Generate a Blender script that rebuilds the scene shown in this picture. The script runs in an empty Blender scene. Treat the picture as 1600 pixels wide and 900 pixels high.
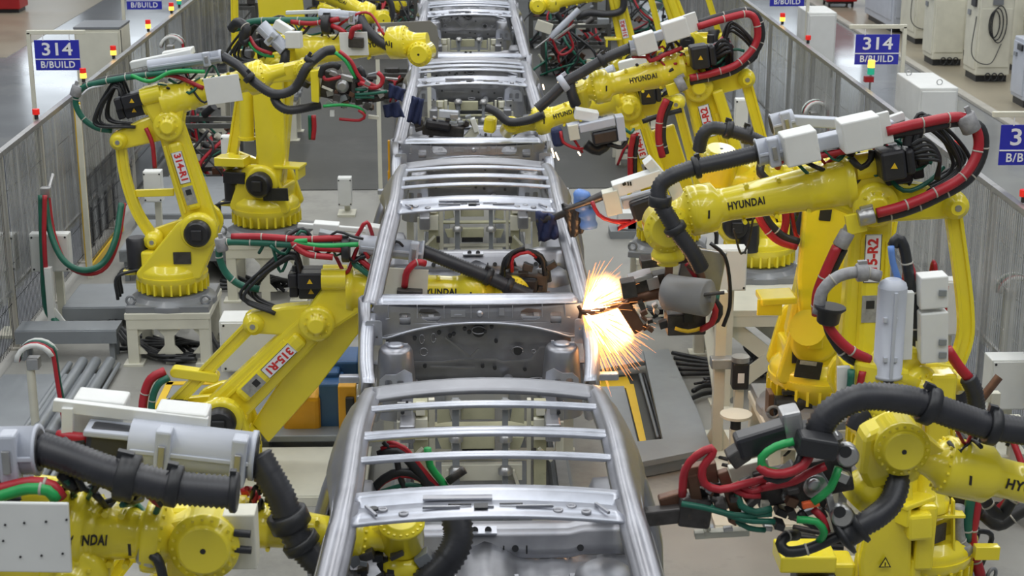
import bpy, bmesh, math, random
from mathutils import Vector, Matrix
from mathutils.geometry import convex_hull_2d
random.seed(7)
PI = math.pi
V = Vector
col = bpy.context.scene.collection
scn = bpy.context.scene
# ------------------------------------------------------------------ camera
F = 2600.0                       # focal length in pixels of the 1600 px wide frame
TH = math.atan(782 / F); PH = math.atan(80 / (F / math.cos(TH))); HC = 5.1
cam_d = bpy.data.cameras.new('camera'); cam = bpy.data.objects.new('camera', cam_d); col.objects.link(cam)
cam.location = (0, 0, HC); cam.rotation_euler = (PI / 2 - TH, 0, -PH)
cam_d.sensor_width = 36; cam_d.lens = 36 * F / 1600; cam_d.clip_end = 300
cam_d.dof.use_dof = True; cam_d.dof.focus_distance = 11.5; cam_d.dof.aperture_fstop = 5.0
scn.camera = cam
scn.view_settings.view_transform = 'Standard'; scn.view_settings.look = 'None'
scn.view_settings.gamma = 1; scn.view_settings.use_curve_mapping = False
scn.view_settings.exposure = 0.0
# ------------------------------------------------------------------ world and lights
w = bpy.data.worlds.new('world'); scn.world = w; w.use_nodes = True
bg = w.node_tree.nodes['Background']; bg.inputs[0].default_value = (0.80, 0.88, 1.0, 1); bg.inputs[1].default_value = 0.19
def area(name, loc, sx, sy, power, color=(1, .98, .94)):
    l = bpy.data.lights.new(name, 'AREA'); l.shape = 'RECTANGLE'; l.size = sx; l.size_y = sy; l.energy = power; l.color = color
    o = bpy.data.objects.new(name, l); col.objects.link(o); o.location = loc; return o
for i, x in enumerate((-11, -5.5, 0, 5.5, 11)):
    area('ceiling_light_row', (x, 22, 11), 0.9, 52, 960)
for y in (2, 14, 26, 38):
    area('skylight', (0, y, 13.5), 26, 2.0, 480, (.85, .93, 1))
sl = bpy.data.lights.new('weld_glow', 'POINT'); sl.energy = 20; sl.color = (1, .5, .2); sl.shadow_soft_size = .1
so = bpy.data.objects.new('weld_glow', sl); col.objects.link(so)

_c, _s = math.cos(TH), math.sin(TH)
_fw = V((math.sin(PH) * _c, math.cos(PH) * _c, -_s)); _rt = V((math.cos(PH), -math.sin(PH), 0)); _up = _rt.cross(_fw)
def ray(x, y): return _fw + _rt * ((x - 800) / F) - _up * ((y - 450) / F)
def at(x, y, X=None, Y=None, Z=None):
    r = ray(x, y); t = X / r[0] if X is not None else Y / r[1] if Y is not None else (Z - HC) / r[2]
    return V((0, 0, HC)) + r * t
so.location = at(968, 490, Y=10.75)

# ------------------------------------------------------------------ materials
def mat(name, color, rough=.5, metal=0, var=.12, scale=6, bump=0, stretch=None, coat=0, emit=None, alpha=None, dirt=None, dscale=2.5, noise_rough=0):
    m = bpy.data.materials.new(name); m.use_nodes = True; nt = m.node_tree; N = nt.nodes; L = nt.links
    b = N['Principled BSDF']; b.inputs['Roughness'].default_value = rough; b.inputs['Metallic'].default_value = metal
    b.inputs['Coat Weight'].default_value = coat
    tc = N.new('ShaderNodeTexCoord'); mp = N.new('ShaderNodeMapping'); L.new(tc.outputs['Object'], mp.inputs[0])
    if stretch: mp.inputs['Scale'].default_value = stretch
    n = N.new('ShaderNodeTexNoise'); n.inputs['Scale'].default_value = scale; n.inputs['Detail'].default_value = 5; L.new(mp.outputs[0], n.inputs[0])
    r = N.new('ShaderNodeValToRGB'); L.new(n.outputs[0], r.inputs[0])
    lo = [max(0, c * (1 - var)) for c in color]; hi = [min(1, c * (1 + var)) for c in color]
    r.color_ramp.elements[0].position = .3; r.color_ramp.elements[1].position = .7
    r.color_ramp.elements[0].color = (*lo, 1); r.color_ramp.elements[1].color = (*hi, 1)
    out = r.outputs[0]
    if dirt:
        n2 = N.new('ShaderNodeTexNoise'); n2.inputs['Scale'].default_value = dscale; n2.inputs['Detail'].default_value = 8; n2.inputs['Roughness'].default_value = .7
        L.new(tc.outputs['Object'], n2.inputs[0])
        r2 = N.new('ShaderNodeValToRGB'); r2.color_ramp.elements[0].position = dirt[1]; r2.color_ramp.elements[1].position = dirt[1] + .18
        L.new(n2.outputs[0], r2.inputs[0])
        mx = N.new('ShaderNodeMix'); mx.data_type = 'RGBA'; L.new(r2.outputs[0], mx.inputs[0]); L.new(out, mx.inputs[6]); mx.inputs[7].default_value = (*dirt[0], 1)
        out = mx.outputs[2]
    L.new(out, b.inputs['Base Color'])
    if noise_rough:
        mr = N.new('ShaderNodeMapRange'); L.new(n.outputs[0], mr.inputs[0]); mr.inputs[3].default_value = rough - noise_rough; mr.inputs[4].default_value = rough + noise_rough
        L.new(mr.outputs[0], b.inputs['Roughness'])
    if bump:
        bp = N.new('ShaderNodeBump'); bp.inputs['Strength'].default_value = bump; bp.inputs['Distance'].default_value = .01
        L.new(n.outputs[0], bp.inputs['Height']); L.new(bp.outputs[0], b.inputs['Normal'])
    if emit:
        b.inputs['Emission Color'].default_value = (*emit[0], 1); b.inputs['Emission Strength'].default_value = emit[1]
    if alpha is not None: b.inputs['Alpha'].default_value = alpha
    return m
YEL = mat('robot_yellow_paint', (.88, .735, .035), .27, 0, .05, 3, coat=.6, dirt=((.62, .46, .05), .66), dscale=5)
YEL2 = mat('machine_yellow_paint', (.78, .50, .02), .4, 0, .06, 4)
ORG = mat('orange_gearbox_paint', (.85, .42, .015), .4, 0, .08, 6, dirt=((.5, .25, .03), .68))
STEEL = mat('galvanized_body_steel', (.34, .345, .375), .36, .80, .10, 9, noise_rough=.09, dirt=((.28, .29, .33), .60), dscale=3)
STEELL = mat('bright_zinc_steel', (.50, .52, .58), .34, .72, .08, 14, noise_rough=.08)
STEELD = mat('dull_stamped_steel', (.30, .305, .33), .42, .7, .14, 6, noise_rough=.1)
CREAM = mat('cream_machine_paint', (.66, .645, .54), .5, 0, .07, 4, dirt=((.40, .37, .28), .66))
CREAMG = mat('oiled_olive_cream_paint', (.44, .43, .29), .45, 0, .15, 6, dirt=((.16, .15, .08), .56))
WHITE = mat('white_box_paint', (.74, .75, .73), .45, 0, .04, 5, dirt=((.5, .5, .46), .72))
LGREY = mat('light_grey_conduit_plastic', (.50, .53, .60), .38, 0, .05, 5)
GREY = mat('grey_casting_paint', (.20, .21, .225), .35, 0, .08, 5, coat=.2)
MGREY = mat('grey_duct_metal', (.27, .29, .31), .42, .25, .08, 3, dirt=((.17, .18, .19), .6))
BLACK = mat('black_rubber', (.022, .023, .026), .42, 0, .15, 20)
HOSE = mat('black_corrugated_plastic', (.035, .036, .042), .38, 0, .15, 12)
MOTOR = mat('black_motor_paint', (.02, .02, .024), .35, 0, .2, 12)
DARK = mat('dark_tool_metal', (.075, .07, .068), .45, .5, .3, 14, dirt=((.16, .12, .09), .58), dscale=12)
BROWN = mat('copper_brown_shank', (.16, .085, .055), .42, .5, .25, 10)
ALU = mat('machined_aluminium', (.45, .45, .45), .34, .8, .08, 14)
TAPE = mat('grey_wrap_tape', (.30, .30, .31), .5, 0, .2, 30)
RED = mat('red_cable_jacket', (.42, .018, .03), .4, 0, .1, 10)
GRN = mat('green_cable_jacket', (.015, .13, .085), .4, 0, .15, 10)
GRNB = mat('bright_green_hose', (.02, .36, .09), .4, 0, .1, 10)
BLUE = mat('blue_gearbox_paint', (.035, .11, .27), .4, 0, .1, 5, dirt=((.02, .04, .08), .66))
NAVY = mat('navy_weld_blanket', (.018, .028, .09), .7, 0, .2, 8)
LBLUE = mat('light_blue_plastic', (.13, .26, .62), .4, 0, .15, 8)
SIGNB = mat('sign_blue', (.025, .03, .42), .4, 0, .03, 4)
SIGNW = mat('sign_white', (.85, .86, .9), .4, 0, .03, 4)
INK = mat('black_lettering', (.02, .018, .015), .5, 0, .1, 4)
REDI = mat('red_lettering', (.62, .03, .03), .5, 0, .1, 4)
LABEL = mat('grey_sticker', (.36, .36, .35), .4, .2, .2, 30)
BEACR = mat('beacon_red_lens', (.7, .02, .015), .25, 0, .05, 4, emit=((1, .03, .02), .25))
BEACY = mat('lit_amber_lens', (.9, .55, .05), .25, 0, .05, 4, emit=((1, .55, .06), 2.2))
BEACG = mat('green_lens', (.02, .35, .22), .25, 0, .05, 4, emit=((.03, .7, .4), .25))
REDP = mat('red_cabinet_paint', (.36, .012, .015), .4, 0, .1, 3)
def floor_mat(name, base, alt, rough, sc, spec=.5, crack=True):
    m = mat(name, base, rough, 0, .10, sc, dirt=(alt, .52), dscale=.55, noise_rough=.08)
    return m
CONC = floor_mat('worn_concrete_floor', (.30, .295, .27), (.16, .16, .15), .5, 1.4)
EPOX = floor_mat('glossy_grey_epoxy', (.22, .23, .24), (.28, .285, .285), .13, .7)
EPOXT = floor_mat('tan_epoxy_band', (.33, .29, .215), (.27, .245, .19), .32, .7)
EPOXK = floor_mat('shade_toned_cell_floor', (.045, .046, .042), (.085, .083, .075), .5, 1.2)  # shade of the far cell is put into this floor colour
KERB = mat('pale_kerb_paint', (.42, .40, .35), .55, 0, .1, 3)
DGREY = mat('dark_frame_paint', (.07, .07, .065), .5, 0, .2, 5)
WGLOW = mat('unseen_window_glow', (.8, .85, .9), .1, 0, .02, 2, emit=((.85, .93, 1), 2.6))
WALL = mat('grey_cladding_wall', (.38, .39, .40), .6, 0, .06, 1)
def plastic_sheet():
    m = bpy.data.materials.new('scuffed_clear_plastic_sheet'); m.use_nodes = True; nt = m.node_tree; N = nt.nodes; L = nt.links
    b = N['Principled BSDF']; out = N['Material Output']
    tc = N.new('ShaderNodeTexCoord'); mp = N.new('ShaderNodeMapping'); mp.inputs['Scale'].default_value = (1, 4.5, .22); L.new(tc.outputs['Object'], mp.inputs[0])
    n = N.new('ShaderNodeTexNoise'); n.inputs['Scale'].default_value = 3.2; n.inputs['Detail'].default_value = 6; L.new(mp.outputs[0], n.inputs[0])
    r = N.new('ShaderNodeValToRGB'); r.color_ramp.elements[0].position = .32; r.color_ramp.elements[1].position = .72
    r.color_ramp.elements[0].color = (.22, .22, .205, 1); r.color_ramp.elements[1].color = (.50, .51, .50, 1); L.new(n.outputs[0], r.inputs[0]); L.new(r.outputs[0], b.inputs['Base Color'])
    b.inputs['Roughness'].default_value = .18
    t = N.new('ShaderNodeBsdfTransparent'); t.inputs[0].default_value = (.86, .87, .86, 1)
    mr = N.new('ShaderNodeMapRange'); L.new(n.outputs[0], mr.inputs[0]); mr.inputs[1].default_value = .3; mr.inputs[2].default_value = .7; mr.inputs[3].default_value = .30; mr.inputs[4].default_value = .68
    mx = N.new('ShaderNodeMixShader'); L.new(mr.outputs[0], mx.inputs[0]); L.new(t.outputs[0], mx.inputs[1]); L.new(b.outputs[0], mx.inputs[2]); L.new(mx.outputs[0], out.inputs[0])
    bp = N.new('ShaderNodeBump'); bp.inputs['Strength'].default_value = .35; bp.inputs['Distance'].default_value = .03; L.new(n.outputs[0], bp.inputs['Height']); L.new(bp.outputs[0], b.inputs['Normal'])
    return m
SHEET = plastic_sheet()
def emitter(name, color, s):
    m = bpy.data.materials.new(name); m.use_nodes = True; nt = m.node_tree; N = nt.nodes
    N.remove(N['Principled BSDF']); e = N.new('ShaderNodeEmission'); e.inputs[0].default_value = (*color, 1); e.inputs[1].default_value = s
    nt.links.new(e.outputs[0], N['Material Output'].inputs[0]); return m
SPARK = emitter('glowing_spark', (1, .36, .10), 3.2)
SPARKW = emitter('white_hot_spark', (1, .72, .42), 7.0)

# ------------------------------------------------------------------ mesh building
def basis(d):
    d = V(d).normalized(); a = V((0, 0, 1)) if abs(d.z) < .9 else V((1, 0, 0))
    x = d.cross(a).normalized(); return x, d.cross(x).normalized(), d
class MB:
    def __init__(s): s.v = []; s.f = []; s.sm = []
    def add(s, vs, fs, smooth=False):
        o = len(s.v); s.v += [V(p) for p in vs]; s.f += [tuple(i + o for i in f) for f in fs]; s.sm += [smooth] * len(fs); return s
    def box(s, c, size, u=(1, 0, 0), vv=None, taper=1):
        c = V(c); u = V(u).normalized()
        if vv is None: z = V((0, 0, 1)); vv = z.cross(u).normalized()
        vv = V(vv).normalized(); ww = u.cross(vv).normalized()
        a, b, d = [x / 2 for x in size]; P = []
        for k in (-1, 1):
            t = taper if k > 0 else 1
            for i, j in ((-1, -1), (1, -1), (1, 1), (-1, 1)): P.append(c + u * a * i * t + vv * b * j * t + ww * d * k)
        return s.add(P, [(0, 3, 2, 1), (4, 5, 6, 7), (0, 1, 5, 4), (1, 2, 6, 5), (2, 3, 7, 6), (3, 0, 4, 7)])
    def bar(s, p, q, a, b, side=None):
        p, q = V(p), V(q); d = (q - p).normalized(); x = V(side).normalized() if side is not None else basis(d)[0]
        x = (x - d * x.dot(d)).normalized()
        return s.box((p + q) / 2, ((q - p).length, a, b), d, x)
    def lathe(s, p, d, prof, n=24, smooth=True, caps=True):
        x, y, d = basis(d); p = V(p); P = []; Fs = []
        for t, r in prof:
            for k in range(n):
                a = 2 * PI * k / n; P.append(p + d * t + (x * math.cos(a) + y * math.sin(a)) * r)
        for i in range(len(prof) - 1):
            for k in range(n): Fs.append((i * n + k, i * n + (k + 1) % n, (i + 1) * n + (k + 1) % n, (i + 1) * n + k))
        s.add(P, Fs, smooth)
        if caps:
            for i in (0, len(prof) - 1):
                if prof[i][1] > 1e-4:
                    f = list(range(n)); s.add(P[i * n:(i + 1) * n], [tuple(f)], False)
        return s
    def cyl(s, p, q, r, r2=None, n=20, smooth=True):
        p, q = V(p), V(q); return s.lathe(p, q - p, [(0, r), ((q - p).length, r if r2 is None else r2)], n, smooth)
    def tube(s, pts, r, n=10, closed=False, rf=None):
        pts = [V(p) for p in pts]; m = len(pts); P = []; Fs = []; x = None
        for i in range(m):
            t = (pts[min(i + 1, m - 1)] - pts[max(i - 1, 0)])
            if t.length < 1e-7: t = V((0, 0, 1))
            t.normalize()
            if x is None: x = basis(t)[0]
            x = (x - t * x.dot(t)); x = x.normalized() if x.length > 1e-5 else basis(t)[0]
            y = t.cross(x); rr = rf(i, m) if rf else r
            for k in range(n):
                a = 2 * PI * k / n; P.append(pts[i] + (x * math.cos(a) + y * math.sin(a)) * rr)
        for i in range(m - 1):
            for k in range(n): Fs.append((i * n + k, i * n + (k + 1) % n, (i + 1) * n + (k + 1) % n, (i + 1) * n + k))
        Fs.append(tuple(range(n))); Fs.append(tuple(range((m - 1) * n, m * n)))
        return s.add(P, Fs, True)
    def prism(s, poly, t):           # poly: list of 3D points in a plane; t: extrusion vector
        t = V(t); n = len(poly); P = [V(p) for p in poly] + [V(p) + t for p in poly]
        Fs = [tuple(range(n)), tuple(range(2 * n - 1, n - 1, -1))] + [(i, i + n, (i + 1) % n + n, (i + 1) % n) for i in range(n)]
        return s.add(P, Fs)
    def grid(s, rows, smooth=True):   # rows of equal length
        m = len(rows[0]); P = [p for r in rows for p in r]
        return s.add(P, [(i * m + j, i * m + j + 1, (i + 1) * m + j + 1, (i + 1) * m + j) for i in range(len(rows) - 1) for j in range(m - 1)], smooth)
    def build(s, name, m, parent=None, bevel=0, solid=0, loc=None, rot=None):
        if parent is not None: o0 = ROOT[parent.name] if parent.name in ROOT else V((0, 0, 0))
        elif loc is not None: o0 = V(loc)
        else:
            xs = [p.x for p in s.v]; ys = [p.y for p in s.v]; zs = [p.z for p in s.v]
            o0 = V(((min(xs) + max(xs)) / 2, (min(ys) + max(ys)) / 2, min(zs)))
        me = bpy.data.meshes.new(name); me.from_pydata([p - o0 for p in s.v], [], s.f)
        me.polygons.foreach_set('use_smooth', s.sm); 
        bm = bmesh.new(); bm.from_mesh(me); bmesh.ops.recalc_face_normals(bm, faces=bm.faces); bm.to_mesh(me); bm.free()
        me.materials.append(m); o = bpy.data.objects.new(name, me); col.objects.link(o)
        ROOT[o.name] = o0
        if parent is not None: o.parent = parent
        else: o.location = o0
        if parent is not None and o0 is not None and parent.name in SUB: pass
        if solid:
            md = o.modifiers.new('s', 'SOLIDIFY'); md.thickness = solid; md.offset = 0
        if bevel:
            md = o.modifiers.new('b', 'BEVEL'); md.width = bevel; md.segments = 2; md.limit_method = 'ANGLE'; md.angle_limit = math.radians(40)
        return o
ROOT = {}; SUB = set()
def tag(o, label=None, cat=None, group=None, kind=None):
    if label: o['label'] = label
    if cat: o['category'] = cat
    if group: o['group'] = group
    if kind: o['kind'] = kind
    return o
def thing(name, label, cat, loc, group=None):
    o = bpy.data.objects.new(name, None); col.objects.link(o); o.location = loc; o.empty_display_size = .1
    ROOT[o.name] = V(loc); return tag(o, label, cat, group)
def copy_tree(o, parent=None, base=False):
    c = o.copy(); col.objects.link(c)
    if parent is not None: c.parent = parent
    for ch in list(o.children): copy_tree(ch, c)
    return c
def spline(pts, step=.02):
    pts = [V(p) for p in pts]
    if len(pts) == 2: pts = [pts[0], (pts[0] + pts[1]) / 2, pts[1]]
    P = [pts[0] * 2 - pts[1]] + pts + [pts[-1] * 2 - pts[-2]]; out = []
    for i in range(1, len(P) - 2):
        a, b, c, d = P[i - 1:i + 3]; n = max(2, int((c - b).length / step))
        for k in range(n):
            t = k / n; out.append(.5 * ((2 * b) + (c - a) * t + (2 * a - 5 * b + 4 * c - d) * t * t + (3 * b - a - 3 * c + d) * t ** 3))
    out.append(pts[-1]); return out
def cable(pts, r, n=8, step=.04): return MB().tube(spline(pts, step), r, n)
def corrugated(pts, r, n=14, step=.0095): return MB().tube(spline(pts, step), r, n, rf=lambda i, m: r if i % 2 else r * .88)
def text_mesh(txt, size, bold=.0, space=1.0):
    cu = bpy.data.curves.new('lettering', 'FONT'); cu.body = txt; cu.size = size; cu.align_x = 'CENTER'; cu.align_y = 'CENTER'; cu.offset = bold; cu.extrude = .0012; cu.resolution_u = 3; cu.space_character = space
    o = bpy.data.objects.new('lettering', cu); col.objects.link(o); dg = bpy.context.evaluated_depsgraph_get(); dg.update()
    me = bpy.data.meshes.new_from_object(o.evaluated_get(dg)); bpy.data.objects.remove(o); return me
def lettering(txt, size, center, xdir, ydir, m, parent, name='lettering', bold=0, width=None, space=1.0):
    me = text_mesh(txt, size, bold, space); x = V(xdir).normalized(); y = V(ydir); y = (y - x * y.dot(x)).normalized(); z = x.cross(y)
    k = 1
    if width: wd = max(v.co.x for v in me.vertices) - min(v.co.x for v in me.vertices); k = width / wd
    o0 = ROOT[parent.name]
    for v in me.vertices: v.co = V(center) + x * v.co.x * k + y * v.co.y + z * v.co.z - o0
    me.materials.clear(); me.materials.append(m); o = bpy.data.objects.new(name, me); col.objects.link(o); o.parent = parent; ROOT[o.name] = o0
    return o
def curved_lettering(txt, size, axis_p, axis_d, r, facing, m, parent, width=None, bold=0, flip=False, rf=None):
    """letters wrapped round a cylinder (axis_p start centre of text on axis)"""
    me = text_mesh(txt, size, bold, 1.12)
    bm = bmesh.new(); bm.from_mesh(me)
    for j in range(-4, 5): bmesh.ops.bisect_plane(bm, geom=bm.verts[:] + bm.edges[:] + bm.faces[:], plane_co=(0, j * size * .09, 0), plane_no=(0, 1, 0))
    bm.to_mesh(me); bm.free(); d = V(axis_d).normalized(); f = V(facing); f = (f - d * f.dot(d)).normalized(); y = f.cross(d)
    if flip: y = -y
    k = 1
    if width: wd = max(v.co.x for v in me.vertices) - min(v.co.x for v in me.vertices); k = width / wd
    o0 = ROOT[parent.name]
    for v in me.vertices:
        if rf: r = rf(v.co.x * k)
        a = v.co.y / r; v.co = V(axis_p) + d * v.co.x * k + (f * math.cos(a) + y * math.sin(a)) * (r + .003 + v.co.z) - o0
    me.materials.clear(); me.materials.append(m); o = bpy.data.objects.new('lettering', me); col.objects.link(o); o.parent = parent; ROOT[o.name] = o0; return o
# ================================================================== SETTING
def struct(name, mb, m, **k): o = mb.build(name, m, **k); o['kind'] = 'structure'; return o
struct('floor', MB().box((0, 36.5, -.05), (8.7, 79, .1)), CONC)
struct('floor', MB().box((-12.35, 36.5, -.05), (16, 79, .1)), EPOX)
struct('floor', MB().box((6.525, 36.5, -.05), (4.35, 79, .1)), EPOX)
struct('floor', MB().box((13.7, 36.5, -.05), (10, 79, .1)), EPOXT)
struct('floor', MB().box((0, 34.2, .005), (8.7, 25.4, .01)), EPOXK)  # thin dark sheet over the far cell floor, toned for its shade
struct('trim_1', MB().box((8.62, 27, .03), (.16, 60, .06)), KERB, bevel=.01)
struct('trim_2', MB().box((-10.3, 40, .004), (2.6, 14, .008)), EPOXT)
struct('wall_back', MB().box((0, 72, 5.5), (44, .3, 11)), WALL)
for i in range(9): struct('window_%d' % (i + 1), MB().box((-17.6 + i * 4.4, 71.8, 6.6), (2.6, .1, 3.4)), WGLOW)  # unseen glowing windows, added for their reflections in the aisle floor
ORD = ['first', 'second', 'third', 'fourth', 'fifth', 'sixth', 'seventh', 'eighth', 'ninth', 'tenth', 'eleventh', 'twelfth', 'thirteenth', 'fourteenth', 'fifteenth', 'sixteenth', 'seventeenth', 'eighteenth', 'nineteenth', 'twentieth']
def fence_section(X, y0, L, label, group, side):
    t = thing('guard_fence', label, 'fence', (X, y0, 0), group)
    MB().box((X, y0, .95), (.05, .05, 1.9)).box((X, y0, .01), (.13, .13, .02)).build('post', ALU if side > 0 else KERB, t)
    MB().box((X, y0 + L / 2, 1.88), (.06, L - .01, .05)).build('rail', ALU, t); MB().box((X, y0 + L / 2, .58), (.03, L - .06, .03)).build('rail', ALU, t)
    pl = MB(); n = 16
    rows = [[V((X - side * .035 + .012 * math.sin(j * 2.1 + y0), y0 + .02 + (L - .04) * j / n, z)) for j in range(n + 1)] for z in (.55, .95, 1.4, 1.86)]
    pl.grid(rows).build('plastic_sheet', SHEET, t)
    wm = MB()
    for j in range(int(L / .05)): wm.box((X, y0 + .04 + j * .05, .95), (.005, .005, 1.8))
    for k in range(6): wm.box((X, y0 + L / 2, .1 + k * .35), (.005, L - .05, .005))
    wm.build('wire_mesh', BLACK if side < 0 else ALU, t)
for i in range(14): fence_section(-4.26, 13.6 + i * 1.5, 1.5, 'clear plastic and wire guard fence panel beside left aisle, %s from the camera' % ORD[i], 'guard fence panels by the left aisle', -1)
for i in range(15): fence_section(4.45, 12.0 + i * 1.5, 1.5, 'clear plastic and wire guard fence panel beside right aisle, %s from the camera' % ORD[i], 'guard fence panels by the right aisle', 1)

def hanging_sign(px, Y, side, label, w=.506, X=4.75):
    X = X * side; c = at(px[0], px[1], X=X)
    t = thing('station_sign', label, 'sign', (c.x + side * .30 * 1, c.y, 0), 'station signs')
    xp = c.x + (.31 if side > 0 else -.31); top = c.z + .26
    MB().box((xp, c.y, top / 2), (.045, .045, top)).box((xp, c.y, .01), (.16, .16, .02)).box((c.x, c.y, top), (.66, .045, .045)).build('sign_post', CREAM, t, bevel=.004)
    b = MB().box((c.x, c.y - .01, c.z), (w, .012, .345)).build('sign_board', SIGNB, t, bevel=.002)
    MB().box((c.x, c.y - .018, c.z - .045), (w, .004, .012)).box((c.x - .15, c.y - .018, c.z + .2), (.008, .008, .07)).box((c.x + .15, c.y - .018, c.z + .2), (.008, .008, .07)).build('divider_line', SIGNW, b)
    lettering('314', .20, (c.x, c.y - .019, c.z + .062), (1, 0, 0), (0, 0, 1), SIGNW, b, bold=.003, width=.345)
    lettering('B/BUILD', .105, (c.x, c.y - .019, c.z - .11), (1, 0, 0), (0, 0, 1), SIGNW, b, bold=.002, width=.385, space=1.12)
hanging_sign((90, 86), 0, -1, 'blue sign with white 314 B/BUILD hanging left of the tall cream cabinet', X=4.62)
hanging_sign((225, -4), 0, -1, 'blue B/BUILD sign cut by the photo top, above left fence', X=4.62)
hanging_sign((1370, 77), 0, 1, 'blue sign with white 314 B/BUILD behind the white electrical cabinet')
hanging_sign((1608, 226), 0, 1, 'blue 314 B/BUILD sign cut by the right edge of the photo')
hanging_sign((1230, -9), 0, 1, 'blue B/BUILD sign cut by the photo top, above right fence')

def beacon(px, X, label, kinds):
    c = at(px[0], px[1], X=X); t = thing('beacon_lamp', label, 'warning lamp', (c.x, c.y, 1.9), 'beacon lamps on the guard fences')
    z = 1.9; MB().cyl((c.x, c.y, z), (c.x, c.y, z + .05), .02).build('lamp_base', BLACK, t); z += .05
    for m in kinds:
        MB().lathe((c.x, c.y, z), (0, 0, 1), [(0, .036), (.05, .036), (.055, .034)], 14).build('lens', m, t); z += .056
beacon((57, 185), -4.3, 'small red lamp on the left fence below the 314 sign post', (BEACR,))
beacon((131, 130), -4.3, 'red over lit amber lamp on left fence beside the looped green hose', (BEACY, BEACR))
beacon((178, 94), -4.3, 'red over lit amber lamp on left fence below the cream cabinet', (BEACY, BEACR))
beacon((232, 49), -4.3, 'red over lit amber lamp on left fence right of the cream cabinet', (BEACY, BEACR))
beacon((268, 18), -4.3, 'red over lit amber lamp on left fence near the photo top', (BEACY, BEACR))
beacon((280, 8), -4.3, 'green and amber lamp on left fence at the photo top', (BEACG, BEACY))
beacon((1222, 43), 4.5, 'red and amber lamp at the far end of right fence', (BEACY, BEACR))
beacon((1262, 75), 4.5, 'small red lamp on right fence by the far white cabinet', (BEACR,))
beacon((1493, 237), 4.5, 'small red lamp on right fence beside the big white cabinet', (BEACR,))
beacon((1598, 325), 4.5, 'small red lamp on right fence at the right edge', (BEACR,))
# signal tower in front of the 314 sign at right
c = at(1361, 108, X=4.62); t = thing('signal_tower', 'slim stack light, yellow over green, standing in front of right 314 sign', 'warning lamp', (c.x, c.y, 0))
MB().cyl((c.x, c.y, 0), (c.x, c.y, c.z - .06), .012).build('mast', ALU, t)
MB().cyl((c.x, c.y, c.z - .06), (c.x, c.y, c.z + .02), .04).build('lens', BEACG, t); MB().cyl((c.x, c.y, c.z + .02), (c.x, c.y, c.z + .10), .04).build('lens', BEACY, t)
MB().box((c.x - .02, c.y, 1.93), (.10, .08, .06)).build('lamp_base', REDP, t)

def cabinet(label, c0, sz, m=WHITE, grp=None, eye=True, door=True):
    x, y, z0 = c0; a, b, h = sz
    t = thing('electrical_cabinet', label, 'cabinet', (x, y, z0), grp)
    MB().box((x, y, z0 + h / 2), (a, b, h)).build('body', m, t, bevel=.012)
    if door:
        MB().box((x, y - b / 2 - .012, z0 + h / 2), (a - .05, .02, h - .08)).build('door', m, t, bevel=.004)
        MB().box((x + a * .4, y - b / 2 - .03, z0 + h * .55), (.02, .02, .14)).build('handle', BLACK, t)
    MB().box((x + a / 2 + .003, y - b / 2 + .05, z0 + h / 2), (.006, .02, h - .04)).build('door_seal', BLACK, t)
    if eye:
        for dx, dy in ((-.3, .3), (.12, -.32)):
            MB().tube([V((x + a * dx + .03 * math.cos(k * PI / 6), y + b * dy, z0 + h + .03 + .03 * math.sin(k * PI / 6))) for k in range(13)], .006, 6).build('lifting_eye', ALU, t)
    return t
cabinet('big white electrical cabinet with lifting eyes behind the right fence', (5.13, 18.16, 0), (.42, 1.0, 2.0))
cabinet('white electrical cabinet at the far end of the right fence', (5.26, 24.7, 0), (.42, .8, 1.95), eye=False)
cabinet('tall cream cabinet with a dark top behind the left fence', (-4.98, 23.2, 0), (.62, .7, 1.95), m=CREAM, eye=False)
MB().box((-4.98, 23.2, 1.965), (.63, .72, .03)).build('top_panel', GREY, [o for o in bpy.data.objects if o.name.startswith('electrical_cabinet')][-1])

# ---- machines beyond the right aisle
def controller(label, x, y, w_, d_, h, m=CREAM, face=1, cablecoil=True, screen=True, grp='controllers along the right aisle'):
    t = thing('robot_controller', label, 'control cabinet', (x, y, 0), grp); xf = x - w_ / 2
    MB().box((x, y, .12 + h / 2), (w_, d_, h)).build('body', m, t, bevel=.02)
    MB().box((x, y, .06), (w_ * .9, d_ * .85, .12)).build('plinth', BLACK, t)
    MB().box((xf - .01, y, .12 + h * .5), (.02, d_ * .9, h * .86)).build('door', m, t, bevel=.004)
    fy = y - d_ / 2
    MB().box((x, fy - .008, .12 + h * .45), (w_ * .88, .016, h * .7)).build('side_panel', m, t, bevel=.004)
    if screen:
        MB().box((xf - .03, y - d_ * .15, .12 + h * .86), (.05, d_ * .35, h * .1)).build('display', MOTOR, t, bevel=.004)
        MB().box((xf - .03, y + d_ * .2, .12 + h * .72), (.03, d_ * .2, h * .06)).build('switch_panel', GREY, t)
        MB().box((x, fy - .02, .12 + h * .88), (w_ * .3, .02, h * .07)).build('vent', GREY, t)
    if cablecoil:
        for k in range(3):
            c = V((x - .05 + .04 * k, fy - .05 - .015 * k, .12 + h * .62)); R = .16 + .03 * k
            MB().tube([c + V((R * .6 * math.cos(a * PI / 12), 0, -R * 1.5 * math.sin(a * PI / 12))) for a in range(25)], .011, 6).build('cable_coil', BLACK, t)
        cable([(xf - .03, fy + .1, .12 + h * .7), (xf - .1, fy - .05, .5), (x - .1, fy - .12, .35), (x + .1, fy - .06, .7)], .009, 6).build('cable', BLACK, t)
    for k in range(3): MB().tube([V((x - .1 + k * .12 + .05 * math.cos(a * PI / 8), fy - .06, .1 + .07 * math.sin(a * PI / 8))) for a in range(17)], .012, 6).build('floor_cable', BLACK, t)
    return t
def fl(px, py): return at(px, py, Z=0)
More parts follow.
